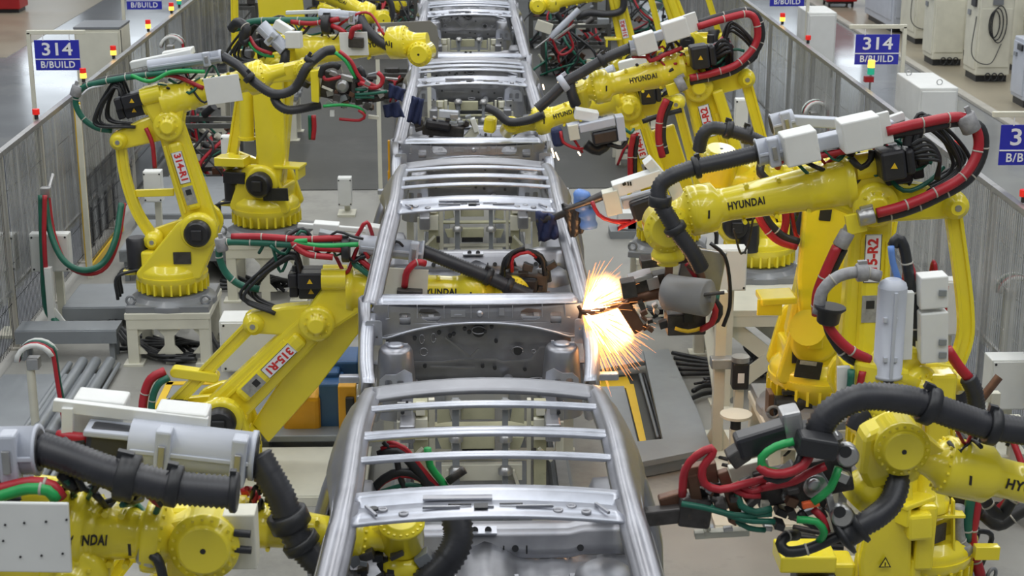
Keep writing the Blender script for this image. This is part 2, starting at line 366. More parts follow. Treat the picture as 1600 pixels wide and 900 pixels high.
q = fl(1540, 128); controller('cream controller with a coiled black cable and dark display on front', q.x + .1, q.y + .35, .62, .75, 1.5)
q = fl(1475, 105); controller('cream controller behind the one with the coiled cable', q.x + .1, q.y + .5, .6, .7, 1.4, cablecoil=False)
q = fl(1500, 96); controller('squat cream cabinet rack between two controllers', q.x + .55, q.y + .5, .6, .6, 1.2, cablecoil=False, screen=False)
q = fl(1568, 112); controller('tall plain cream cabinet right of the coiled cable controller', q.x + .62, q.y + .2, .95, 1.5, 2.6, cablecoil=False, screen=False)
q = fl(1585, 168); controller('grey blue controller cut by the right edge of the photo', q.x + .45, q.y + .25, .7, .65, 1.0, m=LGREY, cablecoil=False)
q = fl(1432, 72); controller('cream controller with hanging cables under the green lamp', q.x + .4, q.y + .8, .8, 1.2, 1.9, cablecoil=True)
q = fl(1390, 55); controller('far grey cream cabinet left of the controllers', q.x + .6, q.y + 1.5, 1.0, 2.6, 2.2, cablecoil=False, screen=False, m=LGREY)
q = fl(1600, 80); controller('wide cream cabinet far behind the controllers', q.x + 1.2, q.y + 1.2, 3.0, 1.6, 2.9, cablecoil=False, screen=False)
t = thing('red_tool_cart', 'red tool cart on the tan floor at the top right', 'cart', (9.1, 40.5, 0))
MB().box((9.15, 40.6, .62), (.75, .8, .95)).build('body', REDP, t, bevel=.02); MB().box((9.15, 40.6, .12), (.6, .7, .06)).build('chassis', BLACK, t)
for dx in (-.28, .28):
    for dy in (-.3, .3): MB().cyl((9.15 + dx - .02, 40.6 + dy, .05), (9.15 + dx + .02, 40.6 + dy, .05), .05).build('wheel', BLACK, t)
t = thing('red_locker', 'narrow red locker beside the red tool cart', 'locker', (10.0, 39.6, 0))
MB().box((9.98, 39.8, .9), (.4, .9, 1.8)).build('body', REDP, t, bevel=.02); MB().box((9.775, 39.8, .9), (.02, .8, 1.6)).build('door', REDP, t)
t = thing('red_tool_cart', 'red cart at the top left corner of the photo', 'cart', (-10.6, 41.2, 0))
q = at(8, 18, Z=.05); MB().box((q.x, q.y + .4, .55), (.7, .8, .9)).build('body', REDP, t, bevel=.02); MB().box((q.x, q.y + .4, .07), (.6, .6, .12)).build('chassis', BLACK, t)

# ---- steel walkways, ducts and boxes inside the left fence
def deck(label, x0, x1, y0, y1, z, thick=.04, name='steel_walkway', m=MGREY, legs=True):
    t = thing(name, label, 'platform', ((x0 + x1) / 2, (y0 + y1) / 2, 0))
    MB().box(((x0 + x1) / 2, (y0 + y1) / 2, z - thick / 2), (x1 - x0, y1 - y0, thick)).build('deck_plate', m, t, bevel=.006)
    MB().box(((x0 + x1) / 2, y0 - .012, z - .07), (x1 - x0, .02, .12)).build('skirt', m, t)
    if legs:
        for i, (x, y) in enumerate(((x0 + .06, y0 + .06), (x1 - .06, y0 + .06), (x1 - .06, y1 - .06), (x0 + .06, y1 - .06))):
            MB().box((x, y, (z - thick) / 2), (.05, .05, z - thick)).build('leg', m, t)
    return t
deck('long grey steel walkway plate on the floor along left fence', -4.15, -3.25, 9.2, 14.2, .06, legs=False)
deck('raised grey steel duct cover in front of the cream robot table', -4.15, -3.22, 14.70, 14.98, .31, thick=.05, name='duct_cover')
deck('grey step plate left of the 314-R1 robot', -3.95, -2.75, 15.7, 16.5, .22)
deck('grey raised step plate behind the 314-R1 robot', -3.7, -2.5, 17.3, 18.6, .36)
deck('grey plate beside the yellow gate post', -3.95, -2.6, 19.5, 21.5, .2)
for px_, r, nm in ((118, .028, 'leftmost, nearest the walkway'), (136, .048, 'second from the walkway'), (156, .048, 'middle one of the row'), (178, .048, 'next to the yellow edged block'), (194, .02, 'thin one at the right of the row')):
    q = at(px_, 555, Z=r + .02); tag(MB().cyl((q.x, 11.6, q.z), (q.x, 14.5, q.z), r).build('floor_pipe', MGREY), 'grey floor pipe, ' + nm, 'pipe', 'grey floor pipes')
t = thing('yellow_edged_block', 'grey concrete block with a worn yellow top edge beside grey floor pipes', 'block', (-2.1, 12.8, 0))
MB().box((-2.05, 12.9, .14), (.95, .9, .28)).build('block', MGREY, t, bevel=.01); MB().box((-2.05, 13.3, .283), (.95, .08, .008)).box((-2.5, 12.9, .283), (.06, .85, .008)).build('yellow_edge', YEL2, t)

# cream service panel with bracket foot at left (0-340, 240..)
def service_box(label, c, sz, post=True, footy=0):
    x, y, z = c; a, b, h = sz
    t = thing('junction_cabinet', label, 'electrical box', (x, y, 0), 'white boxes on posts')
    MB().box((x, y, z), (a, b, h)).build('box', WHITE, t, bevel=.008)
    MB().box((x, y - b / 2 - .006, z), (a * .93, .012, h * .93)).build('lid', WHITE, t, bevel=.003)
    if post: MB().box((x + a * .1, y + b / 2 + .03, (z + h * .4) / 2), (.07, .06, z + h * .4)).box((x + a * .1, y, .015), (.22, .3, .03)).build('stand', CREAM, t)
    for sx in (-1, 1):
        for sz_ in (-1, 1): MB().cyl((x + sx * a * .42, y - b / 2 - .016, z + sz_ * h * .42), (x + sx * a * .42, y - b / 2 - .01, z + sz_ * h * .42), .01, n=8).build('screw', BLACK, t)
q = at(80, 393, Y=15.7); service_box('white box on a post hung with green and red hoses beside left fence', (q.x, q.y, q.z), (.38, .12, .38))
q = at(2, 393, X=-4.45); service_box('white box seen through the left fence at the photo edge', (q.x, q.y, q.z), (.3, .14, .36))
q = at(1485, 478, Y=13.6); service_box('white box behind the 315-R2 robot rod at right', (q.x, q.y, q.z), (.2, .14, .5))
q = at(1578, 595, Y=12.3); service_box('white box by the right fence below the curved hose guide', (q.x, q.y, q.z), (.38, .2, .42))
q = at(537, 225, Y=20.2); service_box('small white pedestal box on the floor between robots and bodies', (q.x, q.y, .30), (.17, .14, .36))
q = at(360, 228, Y=19); service_box('small cream box left of the big upright robot arm', (q.x, q.y, q.z), (.2, .14, .25))
q = at(240, 290, Y=18.2); service_box('white box on a post behind the 314-R1 robot', (q.x, q.y, q.z), (.2, .14, .35))
q = at(1018, 178, Y=20.5)
q = at(1158, 178, Y=17.5); service_box('white narrow box between the yellow rods at upper right', (q.x, q.y, q.z), (.14, .1, .34))

# hose posts: white post with curved guide
def hose_guide(label, px, Y, h=None, lean=0):
    q = at(px[0], px[1], Y=Y); t = thing('hose_guide_post', label, 'post', (q.x, q.y, 0), 'curved hose guide posts')
    MB().cyl((q.x, q.y, 0), (q.x, q.y, q.z - .10), .035).box((q.x, q.y, .01), (.16, .16, .02)).build('post', CREAM, t)
    for dy in (-.07, .07):
        g = []
        for k in range(9):
            a = PI * (.98 - .86 * k / 8); g.append([q + V((.13 * math.cos(a) + .06, dy, .13 * math.sin(a) - .1)), q + V((.17 * math.cos(a) + .06, dy, .17 * math.sin(a) - .1))])
        MB().grid(g).build('guide_plate', WHITE, t, solid=.012)
    for j, m in ((-.03, RED), (.0, BLACK), (.03, GRN)):
        cable([q + V((.15 * math.cos(PI * (1 - k / 8)) + .06, j, .15 * math.sin(PI * (1 - k / 8)) - .1)) for k in range(8)] + [q + V((.22, j, -.35)), q + V((.27, j * 2, -.75)), q + V((.36, j * 2, -q.z + .1))], .018).build('hose', m, t)
    MB().box(q + V((.03, 0, -.12)), (.1, .1, .1)).build('clamp', ALU, t, bevel=.01)
hose_guide('cream post with white curved guide and red green hoses at lower left', (45, 545), 12.9)
hose_guide('cream post with white curved guide beside the right fence', (1576, 440), 14.0)
hose_guide('post with white curved guide inside the far right fence', (1268, 165), 20.2)
hose_guide('post with white curved guide behind the 314-R1 robot', (262, 62), 22.4)

# yellow gate frame in the left fence
t = thing('gate_frame', 'yellow gate frame with black mesh against the left fence', 'gate', (-4.1, 18.4, 0))
q = at(152, 150, X=-4.12); y0 = 17.6
MB().box((-4.1, 17.6, .95), (.06, .07, 1.9)).build('post', YEL2, t); MB().box((-4.1, 18.5, .06), (.05, 1.8, .07)).build('sill', YEL2, t)
MB().box((-4.06, 17.45, .95), (.05, .05, 1.9)).build('post', CREAM, t)
g = MB()
for k in range(30): g.box((-4.1, 17.7 + k * .055, .55), (.006, .006, 1.0))
for k in range(6): g.box((-4.1, 18.5, .1 + k * .18), (.006, 1.7, .006))
g.build('mesh', BLACK, t)

# pit and plate at right
t = thing('pit_plate', 'grey steel plate frame around a floor pit with worn yellow edge', 'platform', (1.9, 13.3, 0))
def quad(px, z): return [at(x, y, Z=z) for x, y in px]
fr = MB()
for pts in ([(1000, 722), (1112, 700), (1090, 640), (1045, 545), (1005, 548), (1035, 685), (990, 690)], [(930, 560), (1005, 548), (1008, 563), (930, 578)]):
    fr.prism(quad(pts, .16), (0, 0, -.05))
fr.build('deck_plate', MGREY, t, bevel=.005)
MB().prism(quad([(1000, 722), (1112, 700), (1112, 706), (1000, 728)], .11), (0, 0, -.1)).build('skirt', MGREY, t)
MB().prism(quad([(935, 590), (1000, 583), (1032, 690), (960, 700)], .02), (0, 0, -.015)).build('pit_floor', EPOXK, t)
MB().prism(quad([(937, 592), (980, 588), (985, 600), (990, 600), (1010, 690), (1000, 692), (978, 606), (937, 606)], .04), (0, 0, -.015)).build('yellow_edge', YEL2, t)
MB().prism(quad([(937, 604), (975, 603), (996, 690), (955, 695)], .10), (0, 0, -.06)).build('inner_block', MGREY, t)
for k in range(4): cable(quad([(1000 + k * 6, 585), (1016 + k * 6, 640), (1028 + k * 5, 684)], .06), .015).build('cable', BLACK if k % 2 else MGREY, t)
for k in range(2): cable(quad([(1075 + k * 8, 625 - k * 14), (1100, 615 - k * 12), (1130, 612 - k * 10)], .05), .022).build('hose', BLACK, t)

# gearbox drive unit at left of car B
t = thing('drive_unit', 'orange and blue gearbox drive unit on the floor beside the second body', 'gearbox', (-1.2, 12.6, 0))
a = at(443, 680, Z=.12); yb = a.y
def bx2(name, x0, y0, x1, y1, Y, dep, m, bev=.015, par=None):
    p = at(x0, y1, Y=Y); q = at(x1, y0, Y=Y); return MB().box(((p.x + q.x) / 2, Y + dep / 2, (p.z + q.z) / 2), (q.x - p.x, dep, q.z - p.z)).build(name, m, par, bevel=bev)
ROOT[t.name] = V(t.location)
bx2('orange_housing', 443, 620, 499, 680, 12.55, .35, ORG, .04, t)
bx2('blue_housing', 500, 600, 534, 674, 12.6, .35, BLUE, .02, t)
bx2('orange_bracket', 530, 604, 556, 680, 12.5, .1, ORG, .01, t); bx2('black_core', 541, 622, 553, 672, 12.46, .06, BLACK, .01, t)
bx2('blue_top', 512, 565, 560, 602, 12.9, .4, BLUE, .02, t); bx2('blue_top', 505, 582, 530, 612, 12.75, .2, BLUE, .02, t)
bx2('lid_handle', 460, 612, 480, 622, 12.5, .08, DARK, .01, t)
bx2('base_beam', 412, 680, 560, 692, 12.4, .5, MGREY, .01, t)
deck('low cream step in front of the orange drive unit', -1.75, -.75, 11.4, 12.35, .08, m=CREAM, legs=False)
# conveyor beds
for i, x in enumerate((-.48, .70)):
    t = thing('conveyor_rail', ('left' if i == 0 else 'right') + ' steel rail of the floor conveyor under the car bodies', 'rail', (x, 20, 0))
    MB().box((x, 20, .15), (.14, 26, .2)).build('beam', MGREY, t); MB().box((x, 20, .28), (.08, 26, .05)).build('cap', ALU, t)
# ================================================================== CAR BODIES
XC = .09; YB = 11.97
def plate_holes(outer, holes, thick):
    cu = bpy.data.curves.new('p', 'CURVE'); cu.dimensions = '2D'; cu.fill_mode = 'BOTH'; cu.extrude = thick / 2
    for lp in [outer] + holes:
        s = cu.splines.new('POLY'); s.points.add(len(lp) - 1); s.use_cyclic_u = True
        for i, (x, y) in enumerate(lp): s.points[i].co = (x, y, 0, 1)
    o = bpy.data.objects.new('p', cu); col.objects.link(o); dg = bpy.context.evaluated_depsgraph_get(); dg.update()
    me = bpy.data.meshes.new_from_object(o.evaluated_get(dg)); bpy.data.objects.remove(o)
    mb = MB(); mb.v = [v.co.copy() for v in me.vertices]; mb.f = [tuple(p.vertices) for p in me.polygons]; mb.sm = [False] * len(mb.f); return mb
def rrect(cx, cy, w_, h, r, n=4):
    out = []
    for qx, qy, a0 in ((1, 1, 0), (-1, 1, 90), (-1, -1, 180), (1, -1, 270)):
        for k in range(n + 1):
            a = math.radians(a0 + 90 * k / n); out.append((cx + qx * (w_ / 2 - r) + r * math.cos(a), cy + qy * (h / 2 - r) + r * math.sin(a)))
    return out
def loc(px, py, yl): p = at(px, py, Y=YB + yl); return V((p.x - XC, yl, p.z))
def band(path, halfw, thick, name, m, root, bev=.008, side=(1, 0, 0)):
    return None
def make_car():
    R = thing('car_body', '', 'car body', (0, 0, 0), 'bare steel car bodies on the line')
    # roof rails + pillars, left and right
    for s in (-1, 1):
        path = spline([V(p) for p in ((.755, -1.0, 1.68), (.735, -.9, 1.74), (.675, -.45, 1.96), (.625, -.05, 2.12), (.612, .25, 2.16), (.612, .8, 2.17), (.60, 1.3, 2.13), (.59, 1.62, 2.08), (.60, 1.85, 1.98), (.64, 2.25, 1.74), (.68, 2.6, 1.60))], .06)
        rows = []
        n = len(path)
        for i, p in enumerate(path):
            f = i / (n - 1)
            wd = .052 if p.y < -.1 else .045
            # profile across: inner flange, crease, crown, outer edge, tumblehome skin
            drop = .06 + .09 * max(0, min(1, (p.y - .0) / .6))
            out_ = .015 + .07 * max(0, min(1, (p.y - .05) / .6))
            prof = [(-wd - .012, -.05), (-wd - .012, -.018), (-wd + .006, -.016), (-wd + .012, .004), (-.01, .014), (wd * .6, .006), (wd, -.02), (wd + .012, -.05), (wd + out_ * .6, -drop * .6), (wd + out_, -drop)]
            rows.append([V((s * (p.x + a), p.y, p.z + b)) for a, b in prof])
        MB().grid(rows).build('side_frame', STEEL, R, solid=.012)
        MB().tube([V((s * (p.x - .035), p.y, p.z - .05)) for p in path], .028, 8).build('inner_rail', STEELL, R)
        # B pillar
        r2 = []
        for z, x, hw in ((2.02, .72, .07), (1.9, .765, .075), (1.75, .81, .085), (1.6, .84, .10), (1.3, .855, .12), (1.02, .85, .16)):
            r2.append([V((s * (x - .035), .78 - hw, z)), V((s * x, .78 - hw * .6, z)), V((s * (x + .008), .78, z)), V((s * x, .78 + hw * .6, z)), V((s * (x - .035), .78 + hw, z))])
        MB().grid(r2).build('b_pillar', STEEL, R, solid=.02)
        # rear quarter panel with window opening lip
        r3 = []
        for z, x, ya in ((2.0, .70, 1.35), (1.88, .755, 1.38), (1.72, .80, 1.42), (1.58, .835, 1.46), (1.45, .86, 1.48), (1.25, .865, 1.42), (1.05, .855, 1.30)):
            yb_ = 1.75 + (2.0 - z) * 1.15
            yb_ = min(yb_, 2.55); r3.append([V((s * (x - .02 * k * k / 16 - .01), ya + (yb_ - ya) * k / 6, z - .02 * (k / 6) ** 2)) for k in range(7)])
        MB().grid(r3).build('quarter_panel', STEEL, R, solid=.012)
        # wheelhouse inside
        MB().lathe((s * .56, 1.95, 1.12), (s, 0, 0), [(0, .02), (.01, .18), (.06, .29), (.26, .31)], 24).build('wheelhouse', STEELD, R)
        # sill
        MB().box((s * .80, .15, .99), (.11, 2.5, .13)).build('sill', STEEL, R, bevel=.02)
        # hinge pillar and fender apron
        r4 = []
        for z, yf in ((1.72, -1.0), (1.55, -1.08), (1.3, -1.12), (1.0, -1.1)): r4.append([V((s * .74, yf - .06, z)), V((s * .80, yf - .05, z)), V((s * .82, yf + .05, z)), V((s * .80, yf + .12, z))])
        MB().grid(r4).build('hinge_pillar', STEEL, R, solid=.02)
        ap = [V((s * .765, -1.02, 1.63)), V((s * .775, -1.25, 1.56)), V((s * .76, -1.6, 1.48)), V((s * .73, -1.85, 1.42))]
        rows = [[p + V((-s * .06, 0, -.10)), p + V((-s * .055, 0, 0)), p + V((s * .02, 0, .005)), p + V((s * .035, 0, -.06))] for p in spline(ap, .08)]
        MB().grid(rows).build('fender_apron', STEELL, R, solid=.008)
        # hinge bracket plate (bright, drilled)
        a = plate_holes(rrect(0, 0, .115, .175, .02), [rrect(-.02, .02, .022, .022, .01), rrect(.02, -.03, .018, .018, .008), rrect(.0, .06, .012, .012, .005)], .01)
        a.v = [V((s * .715 + p.x, -1.16 - p.z, 1.535 + p.y)) for p in a.v]; a.build('hinge_bracket', STEELL, R)
        # shock tower
        tw = V((s * .565, -1.25, 0))
        MB().lathe(tw + V((0, 0, .98)), (0, 0, 1), [(0, .15), (.35, .125), (.46, .115), (.485, .10), (.49, .05)], 28).build('shock_tower', STEEL, R)
        MB().lathe(tw + V((0, 0, 1.47)), (0, 0, 1), [(0, .055), (.012, .06), (.016, .035)], 20).box(tw + V((.07, 0, 1.475)), (.03, .03, .02)).box(tw + V((-.06, .04, 1.475)), (.02, .02, .02)).build('tower_cap', STEELL, R)
        # front side bracket
        a = plate_holes([(-.12, -.09), (-.11, .07), (-.06, .10), (0, .06), (.07, .06), (.11, .02), (.12, -.10)], [rrect(-.03, -.02, .045, .07, .012), rrect(.05, -.02, .05, .08, .015)], .012)
        a.v = [V((s * .56 + p.x * s, -1.42 - p.z - p.y * .3, 1.27 + p.y)) for p in a.v]; a.build('side_bracket', STEELL, R)
        MB().box((s * .47, -1.55, 1.12), (.10, .9, .12)).build('front_rail', STEEL, R, bevel=.012)
        MB().box((s * .83, -1.42, 1.30), (.22, .06, .05)).build('lamp_bracket', STEELL, R, bevel=.01)
    # headers and bows
    def cross(name, m, yc, zc, half, prof, crown=.03, fwd=.02, nseg=28, solid=.006):
        rows = []
        for i in range(nseg + 1):
            t = -1 + 2 * i / nseg
            rows.append([V((t * half, yc + a + fwd * t * t, zc + b - crown * t * t)) for a, b in prof])
        return MB().grid(rows).build(name, m, R, solid=solid)
    h = cross('front_header', STEELL, 0, 2.175, .585, [(-.085, -.05), (-.08, -.035), (.04, -.022), (.055, -.045), (.075, -.04), (.09, 0), (.145, .006), (.15, -.02)], .035, .0)
    e = MB()
    for x, ww in ((-.20, .16), (.20, .16), (.0, .05)): e.box((x, -.02, 2.153), (ww, .012, .012))
    for x in (-.45, -.36, .30, .36, .42): e.lathe((x, -.02 + .03 * math.sin(x * 40), 2.135 - .035 * x * x), (0, 0, 1), [(0, .022), (.012, .022), (.014, .014), (.008, .012)], 14)
    e.box((-.13, .06, 2.162), (.30, .04, .008)); e.box((-.5, -.02, 2.14), (.012, .11, .012), u=(1, .5, 0)); e.box((.49, -.02, 2.14), (.012, .11, .012), u=(1, .5, 0))
    e.build('stiffener', STEEL, h)
    MB().box((-.03, -.02, 2.157), (.06, .05, .006)).cyl((-.49, 0, 2.135), (-.49, 0, 2.145), .02).box((-.12, .0, 2.157), (.10, .01, .004)).box((.10, .0, 2.157), (.10, .01, .004)).build('hole', BLACK, h)
    for yb, hw, half in ((.47, .022, .60), (.76, .04, .60), (1.20, .024, .59)):
        cross('roof_bow', STEELL, yb, 2.20 if yb < 1 else 2.17, half, [(-hw, -.022), (-hw + .006, -.002), (-.004, -.004), (0, -.014), (.006, -.004), (hw - .006, 0), (hw, -.022)], .035, .02)
    cross('rear_header', STEELD, 1.52, 2.15, .57, [(-.055, -.035), (-.05, -.01), (.0, -.012), (.06, .0), (.09, 0), (.10, -.02), (.11, -.06)], .035, -.035)
    # cowl: bright glass flange, drilled vertical panel, arched lower flange
    cross('windscreen_flange', STEELL, -.93, 1.725, .70, [(-.10, -.05), (-.09, -.022), (-.02, .004), (.024, .004), (.028, -.02)], .012, .05, solid=.008)
    top = [(-.72 + 1.44 * k / 12, .095 - .012 * (2 * k / 12 - 1) ** 2) for k in range(13)]
    bot = [(x, -.03 - .115 * min(1, abs(x / .62)) ** 2.2) for x in [.74 - 1.48 * k / 24 for k in range(25)]]
    hl = [rrect(-.505, -.01, .078, .082, .012), rrect(.535, -.01, .078, .082, .012)]
    hl += [[(cx + a * .082 * sx, .022 + b * .047 - (.012 if a * sx > .3 else 0)) for a, b in ((-1, .4), (-.8, .9), (.3, .9), (.8, .5), (.9, -.2), (.6, -.8), (-.3, -.9), (-.8, -.4))][::1] for cx, sx in ((-.33, 1), (.36, -1))]
    a = plate_holes(top + bot, hl, .012)
    a.v = [V((p.x, -1.05 + .05 * (p.x / .72) ** 2 - p.z - (.1 - p.y) * .15, 1.605 + p.y)) for p in a.v]
    cw = a.build('cowl_panel', STEEL, R)
    g = MB()
    for x in (-.62, -.42, -.235, -.05, .07, .235, .44, .60): g.box((x, -1.07 + .05 * (x / .72) ** 2, 1.65), (.006, .008, .09))
    g.box((-.14, -1.07, 1.64), (.10, .006, .05)).box((-.14, -1.075, 1.63), (.05, .006, .006)).lathe((.01, -1.065, 1.635), (0, -1, 0), [(0, .024), (.012, .014)], 14)
    g.box((.16, -1.07, 1.65), (.035, .012, .05)).build('emboss', STEELL, cw)
    lip = MB(); pts = [V((x, -1.085 + .05 * (x / .72) ** 2, 1.575 - .115 * min(1, abs(x / .62)) ** 2.2)) for x in [-.70 + 1.4 * k / 40 for k in range(41)]]
    lip.tube(pts, .011, 6).build('cowl_lip', STEELL, cw)
    # dash panel / firewall
    rows = []
    for k in range(9):
        z = 1.60 - .06 * k; yv = -1.02 + (.0 if k < 4 else .02) - .02 * (k % 3 == 0)
        rows.append([V((x, yv + .03 * math.cos(x * 2.1) - (.02 if abs(x) < .18 and k > 3 else 0), z)) for x in [-.64 + 1.28 * i / 24 for i in range(25)]])
    fw = MB().grid(rows).build('firewall', STEELD, R, solid=.01)
    g = MB()
    for a_, b_ in (((695, 527), (735, 558)), ((735, 558), (748, 545)), ((640, 566), (690, 566)), ((690, 566), (720, 562)), ((720, 562), (775, 562)), ((775, 562), (785, 566)), ((785, 566), (830, 562)), ((830, 562), (842, 545)), ((672, 573), (742, 575)), ((842, 543), (860, 541))):
        g.bar(loc(*a_, -1.05), loc(*b_, -1.05), .012, .012)
    for x, y, w2, h2 in ((659, 530, 8, 14), (677, 528, 8, 14), (748, 516, 22, 12), (808, 548, 18, 12), (834, 549, 6, 6), (752, 593, 22, 6), (840, 593, 26, 6), (662, 550, 12, 12)):
        g.tube([loc(x + w2 / 2 * math.cos(k * PI / 8), y + h2 / 2 * math.sin(k * PI / 8), -1.05) for k in range(17)], .005, 5)
    g.build('swage_line', STEEL, fw)
    pl = MB()
    for x, y in ((648, 528), (686, 519), (703, 524), (709, 521), (726, 513), (733, 518), (758, 517), (768, 510), (775, 532), (664, 571), (754, 571), (773, 574), (820, 576), (776, 597)): pl.lathe(loc(x, y, -1.045), (0, -1, .1), [(0, .015), (.03, .013)], 10)
    pl.build('rubber_plug', BLACK, fw)
    MB().lathe(loc(748, 516, -1.03), (0, -1, 0), [(0, .045), (.02, .045)], 20).lathe(loc(809, 547, -1.03), (0, -1, 0), [(0, .03), (.025, .03)], 16).build('column_hole', BLACK, fw)
    MB().cyl(loc(794, 592, -1.02), loc(794, 604, -1.2), .035).build('tunnel_cap', STEELL, fw)
    # floor pan with seat crossmembers
    rows = []
    for k in range(25):
        y = -.98 + 2.35 * k / 24
        rows.append([V((x, y, 1.24 + (.08 * max(0, 1 - abs(x) / .16) ** .5) + (.008 if (i + k) % 4 < 2 else 0))) for i, x in enumerate([-.78 + 1.56 * j / 40 for j in range(41)])])
    fp = MB().grid(rows).build('floor_pan', STEELD, R, solid=.008)
    g = MB(); rr = random.Random(3)
    for i in range(12):
        for j in range(6):
            x = -.55 + i * .1; y = -.2 + j * .25
            if abs(x) > .14: g.box((x, y + rr.uniform(-.03, .03), 1.258), (.05, .09, .022), taper=.8)
    g.build('floor_rib', STEEL, fp)
    MB().box((0, .25, 1.28), (1.5, .12, .10)).build('seat_crossmember', STEEL, R, bevel=.015)
    rows = [[V((x, y + .0 * x, z + (.02 if abs(x) > .45 else 0))) for x in [-.74 + 1.48 * i / 20 for i in range(21)]] for y, z in ((1.33, 1.25), (1.36, 1.29), (1.38, 1.35), (1.40, 1.378), (1.50, 1.382), (1.53, 1.35))]
    rs = MB().grid(rows).build('rear_seat_crossmember', STEEL, R, solid=.008)
    g = MB().box((-.02, 1.385, 1.385), (.17, .09, .01))
    g.build('zinc_plate', STEELL, rs)
    g = MB()
    for x, y, z in ((-.35, 1.345, 1.30), (.16, 1.345, 1.30), (-.05, 1.38, 1.392), (.02, 1.38, 1.392), (.5, 1.345, 1.30)): g.lathe((x, y, z), (0, -1, .4), [(0, .018), (.012, .018)], 12)
    for x in (.1, .22, -.2): g.box((x, 1.345, 1.29), (.008, .01, .05))
    g.build('hole', BLACK, rs)
    for s in (-1, 1):
        MB().lathe((s * .60, 1.0, 1.24), (0, 0, 1), [(0, .17), (.08, .15), (.12, .10), (.125, .02)], 20).build('tub', STEELD, R)
    return R
car = make_car()
CY = [6.57, 11.97, 17.37, 22.9, 28.4]
CL = ['bare grey steel car body nearest the camera, its roof bows filling the bottom centre', 'bare steel car body second from the camera, sparks at its right windscreen corner', 'bare steel car body third from the camera with a yellow wrist inside', 'bare steel car body fourth from the camera, cut by the photo top', 'farthest steel car body, its firewall seen through the fourth body']
for i, y in enumerate(CY):
    o = car if i == 0 else copy_tree(car)
    o.location = (XC, y, 0); o['label'] = CL[i]

# carriages under the fronts
def make_jig():
    R = thing('body_carriage', '', 'carriage', (0, 0, 0), 'cream carriages carrying the car bodies')
    YJ = -1.75
    def bx(name, x0, y0, x1, y1, dep=.06, m=CREAM, dy=0, bev=.004):
        p = loc(x0, y1, YJ + dy); q = loc(x1, y0, YJ + dy); return MB().box(((p.x + q.x) / 2, YJ + dy + dep / 2, (p.z + q.z) / 2), (q.x - p.x, dep, q.z - p.z)).build(name, m, R, bevel=bev)
    for sx in (0, 1):
        f = (lambda x: x) if sx == 0 else (lambda x: 1502 - x)
        def B(name, x0, y0, x1, y1, **k): a, b = f(x0), f(x1); return bx(name, min(a, b), y0, max(a, b), y1, **k)
        pin = B('locating_plate', 621, 629, 643, 658, dep=.02, m=ALU, dy=-.06)
        c1 = loc(f(629), 645, YJ - .085); MB().cyl(c1, c1 + V((0, .02, 0)), .013, n=12).cyl(c1 + V((.03, 0, .07)), c1 + V((.03, .02, .07)), .009, n=12).build('hole', BLACK, pin)
        B('post', 648, 630, 668, 800, dep=.10, m=CREAMG); B('bracket', 647, 655, 668, 688, dep=.05, dy=-.05)
        B('bracket', 632, 655, 646, 690, dep=.08, dy=-.03); B('slide', 621, 660, 634, 716, dep=.06, dy=-.02)
        B('clamp_block', 650, 632, 664, 650, dep=.06, dy=-.05, m=CREAM); B('post', 672, 625, 679, 810, dep=.05, dy=.04, m=CREAM)
        B('guide_bar', 708, 625, 717, 815, dep=.05, m=MGREY, dy=-.03)
        for yy in (632, 684, 735): c2 = loc(f(712.5), yy, YJ - .04); MB().lathe(c2 + V((0, 0, -.02)), (0, 0, 1), [(0, .05), (.03, .05), (.05, .03)], 14).build('collar', ALU, R)
        g = MB(); g.prism([loc(f(683), 632, YJ), loc(f(700), 634, YJ), loc(f(705), 658, YJ), loc(f(683), 662, YJ)], (0, .03, 0)); g.prism([loc(f(683), 684, YJ), loc(f(704), 684, YJ), loc(f(705), 702, YJ), loc(f(690), 702, YJ)], (0, .03, 0)); g.build('gusset', CREAMG, R)
        g = MB(); g.bar(loc(f(660), 700, YJ - .05), loc(f(640), 720, YJ - .05), .02, .02); g.bar(loc(f(700), 735, YJ), loc(f(690), 765, YJ), .04, .02); g.build('brace', CREAM, R)
        B('foot', 640, 800, 690, 815, dep=.35, m=CREAM)
        B('sensor', 664, 702, 672, 716, dep=.03, m=DARK, dy=-.06)
    bx('tray', 720, 630, 773, 656, m=CREAMG); bx('tray', 720, 682, 773, 702, m=CREAMG); bx('dark_gap', 722, 703, 771, 712, m=BLACK, dy=.02); bx('tray', 690, 726, 816, 752, m=CREAM, dy=.02)
    bx('crossbar', 640, 716, 860, 722, dep=.1, m=CREAM, dy=.1); bx('crossbar', 640, 664, 860, 670, dep=.08, m=CREAMG, dy=.1)
    for x in (-.3, .3): MB().box((x, .2, .42), (.09, 4.0, .09)).build('side_beam', MGREY, R)
    MB().box((0, -1.7, .42), (.9, .09, .09)).box((0, 1.8, .42), (.9, .09, .09)).build('crossbeam', MGREY, R)
    for x in (-.5, .5): 
        for y in (-.7, 1.5): MB().box((x * 1.3, y, .70), (.07, .07, .52)).box((x * .9, y, .45), (.5, .06, .06)).build('support', CREAM, R)
    for x in (-.59, .61):
        for y in (-1.5, 1.6): MB().cyl((x - .03, y, .36), (x + .03, y, .36), .08).build('wheel', MGREY, R)
    MB().box((0, 1.45, 1.03), (1.2, .07, .08)).build('crossbeam', CREAM, R)
    return R
jig = make_jig()
JL = ['cream carriage with pins under the nearest car body', 'cream carriage with drilled plates seen through the nearest roof, under the second body', 'cream carriage under the third car body, seen through the second windscreen opening', 'cream carriage under the fourth car body', 'cream carriage under the farthest car body']
for i, y in enumerate(CY):
    o = jig if i == 0 else copy_tree(jig)
    o.location = (XC, y, 0); o['label'] = JL[i]
